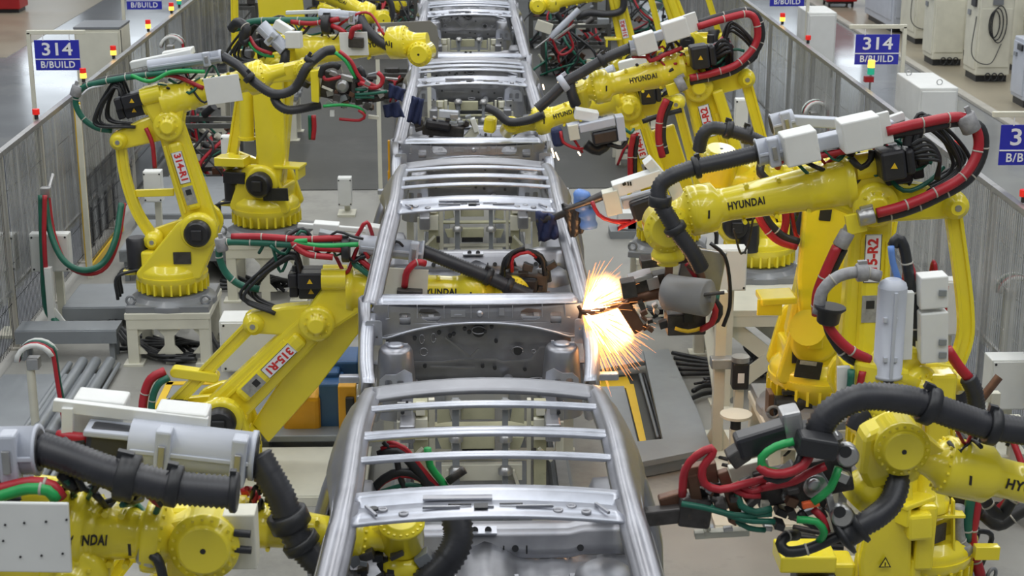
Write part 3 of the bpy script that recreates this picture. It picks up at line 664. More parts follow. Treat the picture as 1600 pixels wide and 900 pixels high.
# ================================================================== ROBOTS
class Plane:
    def __init__(s, bx, by, az):
        s.b = V((bx, by, 0)); a = math.radians(az); s.u = V((math.cos(a), math.sin(a), 0)); n = V((-s.u.y, s.u.x, 0)); s.n = n if n.y < 0 else -n; s.z = V((0, 0, 1))
    def p(s, px, py, w=0):
        r = ray(px, py); c = V((0, 0, HC)); t = ((s.b + s.n * w - c).dot(s.n)) / r.dot(s.n); return c + r * t
    def to2(s, p): d = V(p) - s.b; return (d.dot(s.u), p[2])
    def w3(s, a, z, w=0): return s.b + s.u * a + s.n * w + V((0, 0, z))
def hull(pl, circs, w0, w1):
    pts = []
    for p, r in circs:
        a, z = pl.to2(p)
        for k in range(20): pts.append((a + r * math.cos(k * PI / 10), z + r * math.sin(k * PI / 10)))
    idx = convex_hull_2d([V(q) for q in pts]); mb = MB()
    return mb.prism([pl.w3(pts[i][0], pts[i][1], w0) for i in idx], pl.n * (w1 - w0))
def polyprism(pl, px, w0, w1):
    q = [pl.to2(pl.p(x, y, (w0 + w1) / 2)) for x, y in px]; return MB().prism([pl.w3(a, z, w0) for a, z in q], pl.n * (w1 - w0))
def bolts(mb, c, ax, R, n, r=.009, h=.008):
    x, y, d = basis(ax)
    for k in range(n): a = 2 * PI * k / n; p = V(c) + (x * math.cos(a) + y * math.sin(a)) * R; mb.cyl(p, p + d * h, r, n=6)
    return mb
def motor(pl, name, p, ax, r, L, root, rib=True, m=MOTOR):
    """square servo motor body with rear cap, plug and warning label"""
    ax = V(ax).normalized(); x, y, d = basis(ax); mb = MB()
    mb.box(p + d * L * .36, (r * 2, r * 2, L * .72), u=x, vv=y); o = mb.build(name, m, root, bevel=r * .22)
    MB().box(p + d * L * .86, (r * 1.7, r * 1.7, L * .26), u=x, vv=y).build('motor_cap', m, o, bevel=r * .2)
    sgn = -V((0, 1, 0)); wc = p + d * L * .36 + sgn * (r + .003); MB().prism([wc + V((-.022, 0, -.016)), wc + V((.022, 0, -.016)), wc + V((0, 0, .022))], (0, -.003, 0)).build('warning_sticker', YEL2, o)
    plug = p + d * L * .8 + V((0, 0, r)); MB().cyl(plug, plug + V((0, 0, r * .7)), r * .3).build('plug', BLACK, o)
    return o
def lerp(a, b, t): return V(a) + (V(b) - V(a)) * t
def robot(label, base, az, S, E, R, K, A0, W, C=None, text=None, sticker=None, sc=1.0, q=YEL, up=True, low=True, stand=None, wristax=None, motors=True, rod_mid=None, wr=.125, cabling=True, group='yellow welding robots', guard=True, tsz=.062, smotor=True):
    bx, by, bz = base; pl = Plane(bx, by, az); T = thing('welding_robot', label, 'robot', (bx, by, bz), group); s = sc
    P = lambda t, w=0: pl.p(t[0], t[1], w) if len(t) == 2 else pl.p(t[0], t[1], t[2])
    n = pl.n; u = pl.u; Z = V((0, 0, 1)); c0 = V((bx, by, bz))
    if low:
        MB().lathe(c0, Z, [(0, .40 * s), (.05 * s, .40 * s), (.09 * s, .33 * s), (.12 * s, .32 * s)], 32).box(c0 + Z * .03 * s, (.76 * s, .76 * s, .06 * s), u=u).build('base_casting', GREY, T, bevel=.006)
        for a in (-1, 1):
            e = c0 + u * a * .34 * s + n * .30 * s + Z * .1 * s
            MB().tube([e + (u * math.cos(k * PI / 8) + Z * math.sin(k * PI / 8)) * .04 * s for k in range(17)], .012 * s, 7).build('lifting_eye', GREY, T)
        g = MB().lathe(c0 + Z * .11 * s, Z, [(0, .27 * s), (.03 * s, .28 * s), (.03 * s, .30 * s), (.11 * s, .31 * s), (.13 * s, .33 * s), (.18 * s, .33 * s)], 36)
        rib = g.build('gear_ring', q, T)
        g = MB()
        for k in range(26):
            a = 2 * PI * k / 26; d = V((math.cos(a), math.sin(a), 0)); g.box(c0 + d * .31 * s + Z * .19 * s, (.05 * s, .018 * s, .10 * s), u=d)
        g.build('rib', q, rib)
    Sp, Ep, Rp, Kp = P(S), P(E), P(R), P(K)
    zt = bz + .30 * s
    if low:
        b0 = pl.w3(-.24 * s, zt + .02, 0); b1 = pl.w3(.26 * s, zt + .02, 0)
        for wv in (-1, 1):
            hull(pl, [(b0, .05 * s), (b1, .05 * s), (Sp, .17 * s), (lerp(Sp, Kp, .25), .13 * s)], wv * .19 * s - .035, wv * .19 * s + .035).build('turret_cheek', q, T, bevel=.018 * s)
        MB().lathe(V((bx, by, zt - .02)), Z, [(0, .32 * s), (.06 * s, .32 * s), (.12 * s, .26 * s)], 32).box(pl.w3(0, zt + .12 * s), (.5 * s, .34 * s, .2 * s), u=u).build('turret_base', q, T, bevel=.02 * s)
        f = Sp + n * (.225 * s)
        MB().lathe(f, n, [(0, .165 * s), (.02, .165 * s), (.03, .14 * s), (.03, .12 * s)], 32).build('shoulder_flange', q, T)
        if not smotor: f = f - n * .11 * s
        mo = MB().lathe(f + n * .01, n, [(0, .12 * s), (.10 * s, .12 * s), (.12 * s, .10 * s)], 28).build('shoulder_motor', MOTOR if smotor else q, T)
        MB().box(f + n * .13 * s, (.10 * s, .10 * s, .06 * s), u=u, vv=Z).build('motor_cap', MOTOR if smotor else q, mo, bevel=.01)
        MB().lathe(pl.w3(-.30 * s, zt + .05 * s, .04), Z, [(0, .10 * s), (.26 * s, .10 * s), (.28 * s, .08 * s)], 24).build('base_motor', MOTOR, T)
        MB().box(pl.w3(.14 * s, zt + .18 * s, .235 * s), (.16 * s, .11 * s, .012), u=u, vv=Z).build('name_plate', DARK, T)
        if guard: MB().box(pl.w3(.30 * s, zt + .42 * s, .12), (.26 * s, .22 * s, .03), u=u).box(pl.w3(.40 * s, zt + .36 * s, .12), (.03, .22 * s, .12), u=u).build('motor_guard', q, T, bevel=.008)
        MB().box(pl.w3(-.38 * s, zt + .0 * s, .05), (.12 * s, .07 * s, .05), u=u).build('stop_lug', q, T, bevel=.01)
        # crank + cables at foot
        hull(pl, [(Sp, .10 * s), (Kp, .075 * s)], -.13 * s, -.07 * s).build('crank', q, T, bevel=.01)
        for k in range(3): cable([pl.w3(-.25 * s, bz + .35 * s, .12 - .1 * k), pl.w3(-.48 * s, bz + .28 * s, .16 - .1 * k), pl.w3(-.5 * s, bz + .05 * s, .1 - .1 * k)], .016).build('floor_cable', BLACK, T)
    # lower arm
    hull(pl, [(Sp, .155 * s), (Ep, .12 * s)], -.075 * s, .075 * s).build('lower_arm', q, T, bevel=.03 * s)
    ax = (Ep - Sp).normalized(); L = (Ep - Sp).length
    rb = MB(); rb.bar(lerp(Sp, Ep, .18) + n * .08 * s, lerp(Sp, Ep, .84) + n * .08 * s, .13 * s, .09 * s, side=u); rb.build('arm_cover', q, T, bevel=.035 * s)
    MB().bar(lerp(Sp, Ep, .14) - pl.u * .10 * s + n * .06 * s, lerp(Sp, Ep, .80) - pl.u * .10 * s + n * .06 * s, .03, .06, side=u).build('arm_rib', q, T, bevel=.008)
    cap = MB().lathe(Ep + n * .06 * s, n, [(0, .135 * s), (.08 * s, .135 * s), (.09 * s, .11 * s), (.09 * s, .07 * s), (.13 * s, .065 * s), (.135 * s, .05 * s)], 32).build('elbow_cap', q, T)
    bolts(MB(), Ep + n * .15 * s, n, .09 * s, 10).build('bolt_ring', q, cap)
    if sticker:
        tx, f0, col_ = sticker[0], sticker[1], sticker[2] if len(sticker) > 2 else 1
        c = lerp(Sp, Ep, f0) + n * (.08 * s + .047 * s); st = MB().box(c, (.30 * s, .10 * s, .006), u=ax, vv=ax.cross(n)).build('number_label', WHITE, T)
        MB().box(c + n * .0005, (.29 * s, .088 * s, .006), u=ax, vv=ax.cross(n)).build('label_face', SIGNW, st)
        MB().tube([c + n * .003 + ax * a * .148 * s + ax.cross(n) * b * .048 * s for a, b in ((-1, -1), (1, -1), (1, 1), (-1, 1), (-1, -1))], .0025, 4).build('label_border', INK, st)
        d = ax if col_ > 0 else -ax
        lettering(tx, .085 * s, c + n * .005, d, n.cross(d), REDI, T, bold=.003, width=.25 * s)
        c2 = lerp(Sp, Ep, f0 - .27) + n * (.08 * s + .047 * s); st = MB().box(c2, (.17 * s, .10 * s, .004), u=ax, vv=ax.cross(n)).build('warning_sticker', LABEL, T)
        MB().box(c2 + ax * .03 + n * .003, (.05 * s, .05 * s, .003), u=ax, vv=ax.cross(n)).build('black_patch', BLACK, st)
    # rear rod
    rp = [Kp] + ([P(m) for m in rod_mid] if rod_mid else []) + [Rp]; rd = MB()
    pts = spline(rp, .06) if rod_mid else [Kp, Rp]
    rows = []
    for i, p in enumerate(pts):
        t = (pts[min(i + 1, len(pts) - 1)] - pts[max(i - 1, 0)]).normalized(); sd = t.cross(n); hw = .048 * s; rows.append([p + sd * hw * a + n * (.03 * b) * s for a, b in ((-1, -1), (-1, 1), (-.6, 1), (-.5, .5), (.5, .5), (.6, 1), (1, 1), (1, -1), (-1, -1))])
    rd.grid(rows, False).build('link_rod', q, T)
    for nm, pt, r in (('rod_joint', Rp, .078 * s), ('rod_joint', Kp, .08 * s)):
        o = MB().lathe(pt - n * .06 * s, n, [(0, r), (.16 * s, r), (.17 * s, r * .7), (.20 * s, r * .55)], 24).build(nm, q, T); MB().lathe(pt + n * .135 * s, n, [(0, r * .3), (.012, r * .25)], 12).build('joint_pin', ALU, o)
    # elbow housing and forearm
    A, B = P(A0), P(W); d = (B - A).normalized(); Lf = (B - A).length
    hull(pl, [(Rp, .085 * s), (lerp(Rp, Ep, .5) + Z * .02, .10 * s), (Ep, .13 * s)], -.07 * s, .06 * s).build('elbow_arm', q, T, bevel=.02 * s)
    hull(pl, [(Ep, .12 * s), (A, .15 * s), (lerp(A, B, .12), .13 * s)], -.11 * s, .10 * s).build('elbow_housing', q, T, bevel=.03 * s)
    MB().lathe(A + d * .02, d, [(0, .165 * s), (.05 * s, .17 * s), (.055 * s, .155 * s), (Lf * .25, .135 * s), (Lf * .28, .142 * s), (Lf * .30, .128 * s), (Lf * .78, .100 * s), (Lf * .84, .105 * s), (Lf * .87, .150 * s), (Lf - .02, .152 * s)], 40).build('forearm', q, T)
    fl = MB()
    for k in range(3):
        for a in (-1, 1): c = A + d * Lf * (.3 + .2 * k) + Z * a * .11 * s + n * .04; fl.cyl(c, c + n * .05 * s, .014 * s, n=8)
    fl.build('cable_lug', q, T)
    MB().lathe(B - d * .02, d, [(0, .146 * s), (.006, .146 * s)], 40).build('seam', BLACK, T)
    rg = MB().lathe(B - d * .014, d, [(0, .152 * s), (.05 * s, .152 * s), (.06 * s, .14 * s), (.09 * s, .10 * s), (.15 * s, .075 * s), (.26 * s, .07 * s)], 40).build('wrist_neck', q, T)
    bolts(MB(), B + d * .045 * s, d, .135 * s, 18, .008, .012).build('bolt_ring', q, rg)
    MB().box(B - d * .06 + n * .152 * s, (.012, .05 * s, .004), u=d, vv=Z).build('index_mark', INK, T)
    if text:
        wpx, frac = text; xdir = d if d.dot(_rt) > 0 else -d
        prof = [(0, .17), (.055 * s / Lf, .155), (.25, .135), (.28, .142), (.30, .128), (.78, .100), (.84, .105), (.87, .150), (1, .152)]; sg = 1 if d.dot(_rt) > 0 else -1
        def rf(x):
            t = frac + sg * x / Lf - .02 / Lf
            for (t0, r0), (t1, r1) in zip(prof, prof[1:]):
                if t <= t1: return (r0 + (r1 - r0) * max(0, t - t0) / (t1 - t0)) * s
            return .152 * s
        c = lerp(A, B, frac); curved_lettering('HYUNDAI', tsz * s, c, xdir, .11 * s, n + Z * .1, INK, T, width=wpx, bold=.002, rf=rf)
    if C:
        Cp = P(C); wa = V(wristax).normalized() if wristax else n
        hs = MB(); hs.lathe(Cp - wa * .11 * s, wa, [(0, wr * .85 * s), (.03, wr * s), (.19 * s, wr * s), (.20 * s, wr * 1.05 * s), (.22 * s, wr * 1.05 * s), (.225 * s, wr * .8 * s), (.245 * s, wr * .78 * s), (.25 * s, wr * .7 * s)], 40).build('wrist', q, T)
        hull(pl, [(Cp, wr * .9 * s), (lerp(Cp, B, .75), .07 * s)], -.065 * s, .055 * s).build('wrist_fork', q, T, bevel=.02)
        bolts(MB(), Cp + wa * .105 * s, wa, wr * .92 * s, 20, .007, .012).build('wrist_bolt', q, T)
        MB().lathe(Cp + wa * .138 * s, wa, [(0, .012), (.004, .012)], 8).build('centre_plug', BLACK, T)
    if motors:
        back = -d
        for k, (a, b) in enumerate(((-.075, .06), (.075, .07), (0, -.03))):
            mp = A + back * .10 * s + n * a * s + Z * (.03 + b) * s
            MB().lathe(mp, back, [(-.12 * s, .08 * s), (.06 * s, .08 * s)], 20).build('motor_mount', q, T)
            motor(pl, 'drive_motor', mp + back * .05 * s, back, .062 * s, .26 * s, T)
        if cabling:
            rr = random.Random(int(px_seed(base)))
            for k in range(7):
                p0 = A + back * (.30 + .03 * rr.random()) * s + n * (-.1 + .035 * k) * s + Z * .12 * s; p3 = Rp + (Ep - Rp) * .35 + Z * .08 * s + n * (-.08 + .03 * k) * s
                top = p0 + Z * (.12 + .1 * rr.random()) * s + back * .08 * s; mid = (p0 + p3) / 2 + back * (.22 + .16 * rr.random()) * s
                cable([p0, top, mid, p3], .0125 * s, 7).build('motor_cable', BLACK, T)
    T['_'] = 0; del T['_']
    return T, pl, dict(S=Sp, E=Ep, R=Rp, K=Kp, A=A, B=B, d=d, n=n, C=P(C) if C else B)
TIE = mat('pale_cable_tie', (.45, .43, .38), .5, 0, .1, 5)
def px_seed(b): return abs(b[0] * 1000 + b[1] * 77)
def hosing(T, pl, specs):
    """specs: (material, radius, 'c' corrugated or 's' smooth, [(px, py, w)...], name)"""
    for m, r, k, pts, *nm in specs:
        P = [pl.p(*t) for t in pts]
        o = (corrugated(P, r) if k == 'c' else cable(P, r, 10, .03)).build(nm[0] if nm else 'hose', m, T)
        if k == 's' and r >= .024:
            sp = spline(P, .03); tie = MB(); last = 0; acc = 0
            for i in range(2, len(sp) - 2):
                acc += (sp[i] - sp[i - 1]).length
                if acc > .17: acc = 0; dd = (sp[i + 1] - sp[i - 1]).normalized(); tie.lathe(sp[i], dd, [(0, r * 1.04), (.001, r * 1.10), (.009, r * 1.10), (.010, r * 1.04)], 12)
            if tie.v: tie.build('cable_tie', TIE, o)
def tangle(T, pl, box, n, seed, w=(-.05, .15), mats=None, r=(.008, .016)):
    rr = random.Random(seed); x0, y0, x1, y1 = box; mats = mats or [BLACK, BLACK, BLACK, RED, GRN]
    for k in range(n):
        a = rr.uniform(x0, x1); L = rr.uniform(.25, .6) * (x1 - x0); y = rr.uniform(y0, y1); dy = (y1 - y0)
        P = [(a, y, rr.uniform(*w)), (a + L * .35, y + rr.uniform(-1, 1) * dy * .9, rr.uniform(*w)), (a + L * .7, y + rr.uniform(-1, 1) * dy * .9, rr.uniform(*w)), (a + L, y + rr.uniform(-.5, .5) * dy, rr.uniform(*w))]
        cable([pl.p(*t) for t in P], rr.uniform(*r), 6, .04).build('loose_cable', rr.choice(mats), T)
def seg(T, pl, name, m, p, q, h, dep, w, bevel=.008, sub=None):
    a, b = pl.p(p[0], p[1], w), pl.p(q[0], q[1], w); d = (b - a).normalized(); return MB().box((a + b) / 2, ((b - a).length, dep, h), u=d, vv=pl.n).build(name, m, sub or T, bevel=bevel)
def clampband(T, pl, p, q, w, r, L=.05, m=BLACK, name='hose_clamp'):
    a, b = pl.p(p[0], p[1], w), pl.p(q[0], q[1], w); d = (b - a).normalized(); MB().lathe(a, d, [(0, r), (.006, r * 1.12), (L - .006, r * 1.12), (L, r)], 18).box(a + d * L * .5 + V((0, 0, r * 1.1)), (L * .8, .03, .03), u=d).build(name, m, T)
def conduit(T, pl, p, q, r, w, clamps=(.25, .75), name='conduit', m=LGREY, mouth=True):
    a, b = pl.p(p[0], p[1], w), pl.p(q[0], q[1], w); d = (b - a).normalized(); L = (b - a).length
    o = MB().lathe(a, d, [(0, r), (L * .96, r), (L * .96, r * 1.08), (L, r * 1.08), (L, r * .85), (L * .97, r * .8)], 28).build(name, m, T)
    MB().box((a + b) / 2 + pl.n * r * .98, (L * .96, .02, .02), u=d).build('seam_rib', m, o, bevel=.004)
    for t in clamps:
        c = lerp(a, b, t); z = pl.n.cross(d)
        k = MB().box(c + pl.n * r * .75, (.07, r * .9, r * 2.2), u=d, vv=pl.n).build('clamp_saddle', m, o, bevel=.012)
        MB().box(c + pl.n * r * 1.32, (.03, .02, r * 1.0), u=d, vv=pl.n).build('latch', ALU, o, bevel=.004)
    if mouth: MB().lathe(b - d * .01, d, [(0, r * .9), (.015, r * .86)], 24).build('rubber_mouth', BLACK, o)
    return o
def stand(label, cx, cy, w_, d_, h, brace=False, m=CREAM, z0=0):
    T = thing('robot_stand', label, 'stand', (cx, cy, z0), 'cream steel robot stands')
    MB().box((cx, cy, h - .03), (w_, d_, .06)).build('top_plate', m, T, bevel=.006)
    MB().box((cx, cy - d_ / 2 + .02, h - .10), (w_ * .96, .03, .10)).build('apron', m, T)
    for i in (-1, 1):
        for j in (-1, 1): MB().box((cx + i * (w_ / 2 - .06), cy + j * (d_ / 2 - .06), (h - .06) / 2), (.10, .10, h - .06)).build('leg', m, T, bevel=.006); 
    for i in (-1, 1):
        for j in (-1, 1): MB().box((cx + i * (w_ / 2 - .06), cy + j * (d_ / 2 - .06), .01), (.18, .18, .02)).build('foot_plate', m, T)
    if brace:
        for j in (-1, 1):
            y = cy + j * (d_ / 2 - .05)
            MB().bar((cx - w_ / 2 + .08, y, .08), (cx + w_ / 2 - .08, y, h - .12), .03, .13, side=(0, 1, 0)).build('brace', m, T); MB().bar((cx - w_ / 2 + .08, y + .03, h - .12), (cx + w_ / 2 - .08, y + .03, .08), .03, .13, side=(0, 1, 0)).build('brace', m, T)
        for i in (-1, 1):
            x = cx + i * (w_ / 2 - .05); MB().bar((x, cy - d_ / 2 + .08, .08), (x, cy + d_ / 2 - .08, h - .12), .03, .09, side=(0, 1, 0)).build('brace', m, T)
    else:
        MB().box((cx, cy - d_ / 2 + .06, (h - .06) / 2), (.09, .04, h - .06)).build('leg', m, T)
        for i in (-1, 1):
            for zz, sg in ((h - .15, 1), (.1, -1)):
                for e in (0, 1):
                    x = cx + i * (w_ / 2 - .11) if e == 0 else cx + i * .045; dx = -i * .07 if e == 0 else i * .07
                    MB().prism([V((x, cy - d_ / 2 + .04, zz)), V((x + dx, cy - d_ / 2 + .04, zz)), V((x, cy - d_ / 2 + .04, zz - sg * .08))], (0, .03, 0)).build('gusset', m, T)
    for k in range(5): cable([(cx - w_ * .2 + k * .08, cy - .1, .03), (cx + .1 - k * .05, cy - .2 + .07 * k, h * .3), (cx + w_ * .3 - .05 * k, cy, .06), (cx - w_ * .7, cy + .15 * k, .03)], .02).build('cable', BLACK, T)
    return T
# ------------------------------------------------------------------ 314-R1, left middle
b = at(272, 470, Z=.50)
stand('cream steel table under the 314-R1 robot', b.x, b.y, .78, .80, .50)
T, pl, j = robot('yellow robot labelled 314-R1 on a cream table, white plate on its forearm', (b.x, b.y, .50), 0, (316, 352), (266, 193), (188, 218), (241, 373), (252, 160), (405, 120), (478, 108), sticker=('314-R1', .60, -1), sc=1.0, wr=.10, rod_mid=[(214, 330), (196, 275)])
L1 = (T, pl, j)
seg(T, pl, 'mounting_plate', WHITE, (321, 144), (376, 136), .24, .015, .26, .004)
seg(T, pl, 'cross_link', YEL, (212, 302), (272, 300), .07, .04, -.02)
conduit(T, pl, (232, 104), (347, 88), .058, .06, (.8,)); seg(T, pl, 'cable_tray', WHITE, (205, 102), (300, 82), .07, .10, -.06); seg(T, pl, 'tray_bracket', WHITE, (255, 86), (303, 78), .06, .12, -.14)
hosing(T, pl, [(HOSE, .045, 'c', [(348, 88, .06), (375, 105, .15), (400, 130, .25), (430, 147, .30), (460, 138, .30), (480, 105, .3), (505, 82, .2), (522, 78, .15)]),
    (HOSE, .042, 'c', [(428, 152, .25), (436, 165, .3), (455, 172, .3), (500, 164, .2)]),
    (GRN, .027, 's', [(300, 110, .12), (220, 118, .1), (160, 128, .05), (128, 138, 0), (118, 160, 0), (130, 185, 0), (152, 200, 0), (175, 204, 0)]),
    (BLACK, .026, 's', [(235, 112, .05), (165, 124, .0), (130, 134, -.05)]), (GRNB, .018, 's', [(205, 118, .16), (235, 127, .18), (270, 112, .18), (320, 112, .18)]),
    (RED, .02, 's', [(232, 122, .1), (270, 118, .1), (318, 138, .12)]), (RED, .02, 's', [(228, 200, .1), (238, 225, .12), (242, 262, .1)]), (SIGNW, .008, 's', [(128, 148, .05), (140, 138, .05), (163, 133, .05)])])
clampband(T, pl, (117, 150), (120, 140), 0, .045, .10, TAPE, 'wrap_tape')
for p, q_ in (((386, 118), (392, 124)), ((478, 126), (474, 132)), ((482, 98), (486, 92))): clampband(T, pl, p, q_, .27, .05)
# table beside hoses from white box
tag(MB().tube(spline([at(70, 305, Y=15.6), at(78, 360, Y=15.5), at(98, 405, Y=15.4), at(128, 422, Y=15.4), at(160, 412, Y=15.5), at(180, 375, Y=15.6), at(190, 318, Y=15.8)], .04), .03, 10).build('hanging_hose', GRN), 'green hose sagging between the left fence and the 314-R1 robot', 'hose')
tag(MB().tube(spline([at(75, 305, Y=15.7), at(84, 365, Y=15.6), at(104, 412, Y=15.5), at(135, 428, Y=15.45), at(165, 418, Y=15.55), at(184, 378, Y=15.65), at(194, 318, Y=15.85)], .04), .022, 10).build('hanging_hose', RED), 'red hose sagging beside the green hose left of the 314-R1 robot', 'hose')
tag(MB().tube(spline([at(64, 305, Y=15.55), at(67, 400, Y=15.5), at(72, 480, Y=15.5), at(90, 505, Y=15.4)], .04), .03, 10).build('hanging_hose', GRN), 'green hose hanging straight down in front of the white box at left fence', 'hose')
tag(MB().tube(spline([at(70, 305, Y=15.5), at(69, 370, Y=15.45), at(72, 430, Y=15.45)], .04), .022, 10).build('hanging_hose', RED), 'red hose hanging straight down in front of the white box at left fence', 'hose')
q = at(72, 300, Y=15.6); tag(MB().box(q, (.10, .08, .10)).cyl(q + V((0, 0, -.05)), q + V((0, .3, .1)), .02).build('hose_clamp_block', ALU, bevel=.01), 'grey clamp holding the hanging hoses at the left fence', 'clamp')

# ------------------------------------------------------------------ 315-R1, left, arm through second body
b = at(342, 735, Z=.05)
T, pl, j = robot('yellow robot labelled 315-R1 leaning right, forearm reaching through the second car body', (b.x, 12.0, .0), 0, (352, 640), (497, 498), (398, 502), (258, 645), (538, 452), (748, 452), (800, 452), sticker=('315-R1', .60, -1), text=(.27, .70), sc=1.0, guard=False)
L0 = (T, pl, j)
# wide web behind the lower arm
polyprism(pl, [(520, 470), (565, 455), (560, 520), (500, 600), (420, 690), (395, 660)], -.10, -.04).build('arm_web', YEL, T, bevel=.01)
hull(pl, [(pl.p(275, 580), .04), (pl.p(335, 588), .04)], -.05, .05).build('rear_beam', YEL, T, bevel=.01)
seg(T, pl, 'mounting_plate', CREAM, (600, 448), (668, 452), .30, .015, .20, .004)
seg(T, pl, 'cable_clamp', DARK, (620, 458), (660, 460), .07, .08, .24)
conduit(T, pl, (562, 382), (662, 393), .075, .05, (.45, .85)); seg(T, pl, 'cable_tray', WHITE, (465, 352), (600, 362), .04, .04, -.12)
seg(T, pl, 'junction_box', WHITE, (490, 355), (530, 358), .09, .12, -.15); seg(T, pl, 'junction_box', WHITE, (572, 358), (600, 362), .08, .12, -.15)
seg(T, pl, 'cable_bracket', MGREY, (498, 365), (560, 378), .06, .10, .04)
hosing(T, pl, [(HOSE, .055, 'c', [(662, 393, .05), (700, 408, .1), (760, 432, .12), (800, 450, .14), (830, 462, .15)]),
    (RED, .026, 's', [(535, 372, .1), (470, 374, .1), (410, 370, .08), (362, 370, .05)]), (GRN, .027, 's', [(520, 382, .1), (460, 382, .1), (400, 379, .08), (352, 379, .05), (342, 395, .0), (352, 425, .0), (375, 445, .0), (405, 452, 0)]),
    (RED, .024, 's', [(535, 390, .16), (480, 386, .18), (458, 380, .18), (480, 397, .2), (520, 402, .2)]), (GRNB, .018, 's', [(560, 382, .16), (500, 384, .18), (460, 378, .18), (480, 376, .18)]),
    (RED, .026, 's', [(632, 448, .22), (636, 425, .24), (650, 410, .22), (665, 412, .2)]), (GRN, .022, 's', [(552, 410, .1), (570, 425, .12), (580, 432, .12)]), (RED, .022, 's', [(562, 405, .1), (580, 420, .12), (590, 432, .12)]),
    (BLACK, .04, 's', [(530, 478, -.06), (535, 505, -.1), (515, 545, -.12), (490, 568, -.12)]), (RED, .025, 's', [(522, 480, -.02), (524, 505, -.08), (505, 540, -.1)]),
    (RED, .035, 's', [(258, 580, .1), (236, 592, .12), (225, 620, .12), (222, 660, .1)]), (GRN, .027, 's', [(264, 590, .14), (248, 600, .15), (238, 625, .15), (236, 670, .14)])])
clampband(T, pl, (348, 392), (344, 372), .05, .04, .10, TAPE, 'wrap_tape'); clampband(T, pl, (534, 390), (540, 390), .1, .085, .06)
clampband(T, pl, (758, 430), (766, 434), .12, .06); clampband(T, pl, (790, 444), (800, 449), .13, .06)

# ------------------------------------------------------------------ tall robot behind 314-R1
b = at(418, 366, Z=.62)
stand('cream table under the tall upright robot beyond 314-R1', b.x, b.y, .8, .8, .62)
T, pl, j = robot('tall upright yellow robot behind 314-R1 with a black plate on its turret', (b.x, b.y, .62), -14, (422, 278), (442, 100), (382, 118), (362, 250), (468, 80), (628, 66), (660, 82), text=(.28, .80), sc=1.08, wr=.11)
L2 = (T, pl, j)
seg(T, pl, 'arm_face', YEL, (413, 140), (418, 285), .0, .0, 0) if False else None
polyprism(pl, [(395, 130), (442, 118), (447, 240), (440, 285), (412, 290), (402, 240)], .14, .22).build('front_arm_cover', YEL, T, bevel=.02)
MB().cyl(pl.p(385, 135, .1), pl.p(386, 215, .1), .075).build('balance_cylinder', YEL, T); MB().lathe(pl.p(386, 218, .1), (0, 0, 1), [(0, .09), (.03, .09)], 20).build('cylinder_flange', YEL, T)
seg(T, pl, 'motor_guard', YEL, (340, 250), (386, 252), .09, .2, .2); seg(T, pl, 'guarded_motor', MOTOR, (352, 275), (386, 277), .12, .14, .2)
seg(T, pl, 'front_plate', BLACK, (411, 304), (450, 304), .13, .02, .30, .002)
conduit(T, pl, (408, 40), (446, 78), .07, .40, (.5,)); seg(T, pl, 'junction_box', WHITE, (430, 36), (456, 52), .09, .09, .36); seg(T, pl, 'junction_box', WHITE, (448, 62), (471, 62), .16, .1, .45)
conduit(T, pl, (500, 22), (562, 28), .06, .05, (.85,)); seg(T, pl, 'cable_tray', WHITE, (447, 20), (532, 17), .04, .04, .0)
seg(T, pl, 'mounting_plate', WHITE, (531, 69), (575, 68), .23, .015, .22, .004); seg(T, pl, 'cable_clamp', DARK, (545, 66), (568, 67), .1, .05, .25)
hosing(T, pl, [(HOSE, .05, 'c', [(446, 78, .40), (445, 95, .42), (440, 110, .35)]), (GRN, .035, 's', [(500, 32, .1), (440, 32, .1), (395, 34, .1), (368, 45, .1)]), (RED, .028, 's', [(530, 30, .12), (490, 36, .12), (455, 34, .12)]),
    (GRNB, .016, 's', [(385, 60, .35), (395, 75, .4), (412, 86, .4), (428, 88, .4)]), (RED, .018, 's', [(390, 58, .35), (402, 75, .42), (425, 84, .42)]), (BLACK, .05, 's', [(362, 45, .3), (372, 35, .35), (385, 45, .4), (380, 62, .4), (388, 66, .4)]), (RED, .02, 's', [(362, 42, .28), (370, 38, .3), (385, 46, .3)]),
    (RED, .028, 's', [(548, 60, .26), (552, 45, .28), (565, 42, .28)]), (HOSE, .055, 'c', [(562, 28, .05), (572, 45, .1), (590, 62, .1), (612, 75, .1)]), (RED, .025, 's', [(518, 40, .15), (530, 45, .16), (540, 52, .16)]),
    (RED, .025, 's', [(490, 180, .05), (491, 200, .05), (489, 218, .05)]), (GRN, .02, 's', [(484, 180, .05), (485, 218, .05)])])
clampband(T, pl, (505, 38), (512, 38), .12, .09, .08)

# ------------------------------------------------------------------ farther left robots
b = at(425, 150, Z=.62)
T, pl, j = robot('far yellow robot at the top left, rear rod running out of the photo', (b.x, b.y, .62), 0, (430, 90), (455, -20), (366, -25), (368, 88), (480, -25), (575, 22), (600, 30), text=(.28, .5), sc=1.12, sticker=('316-R1', .4, -1))
stand('cream table under the far robot at the top left', b.x, b.y, .8, .8, .62)
L3 = (T, pl, j)
polyprism(pl, [(400, -30), (470, -30), (480, 60), (470, 90), (410, 90)], .12, .2).build('front_arm_cover', YEL, T, bevel=.02)
hosing(T, pl, [(HOSE, .05, 'c', [(600, -10, .1), (612, 10, .1), (608, 35, .1), (585, 45, .1)])])
b = at(560, 75, Z=.3)
T, pl, j = robot('distant yellow robot near the photo top, left of the car line', (b.x - .6, b.y + 2, .5), 0, (520, 30), (510, -40), (460, -40), (475, 40), (540, -20), (600, 0), (625, 8), sc=1.1)

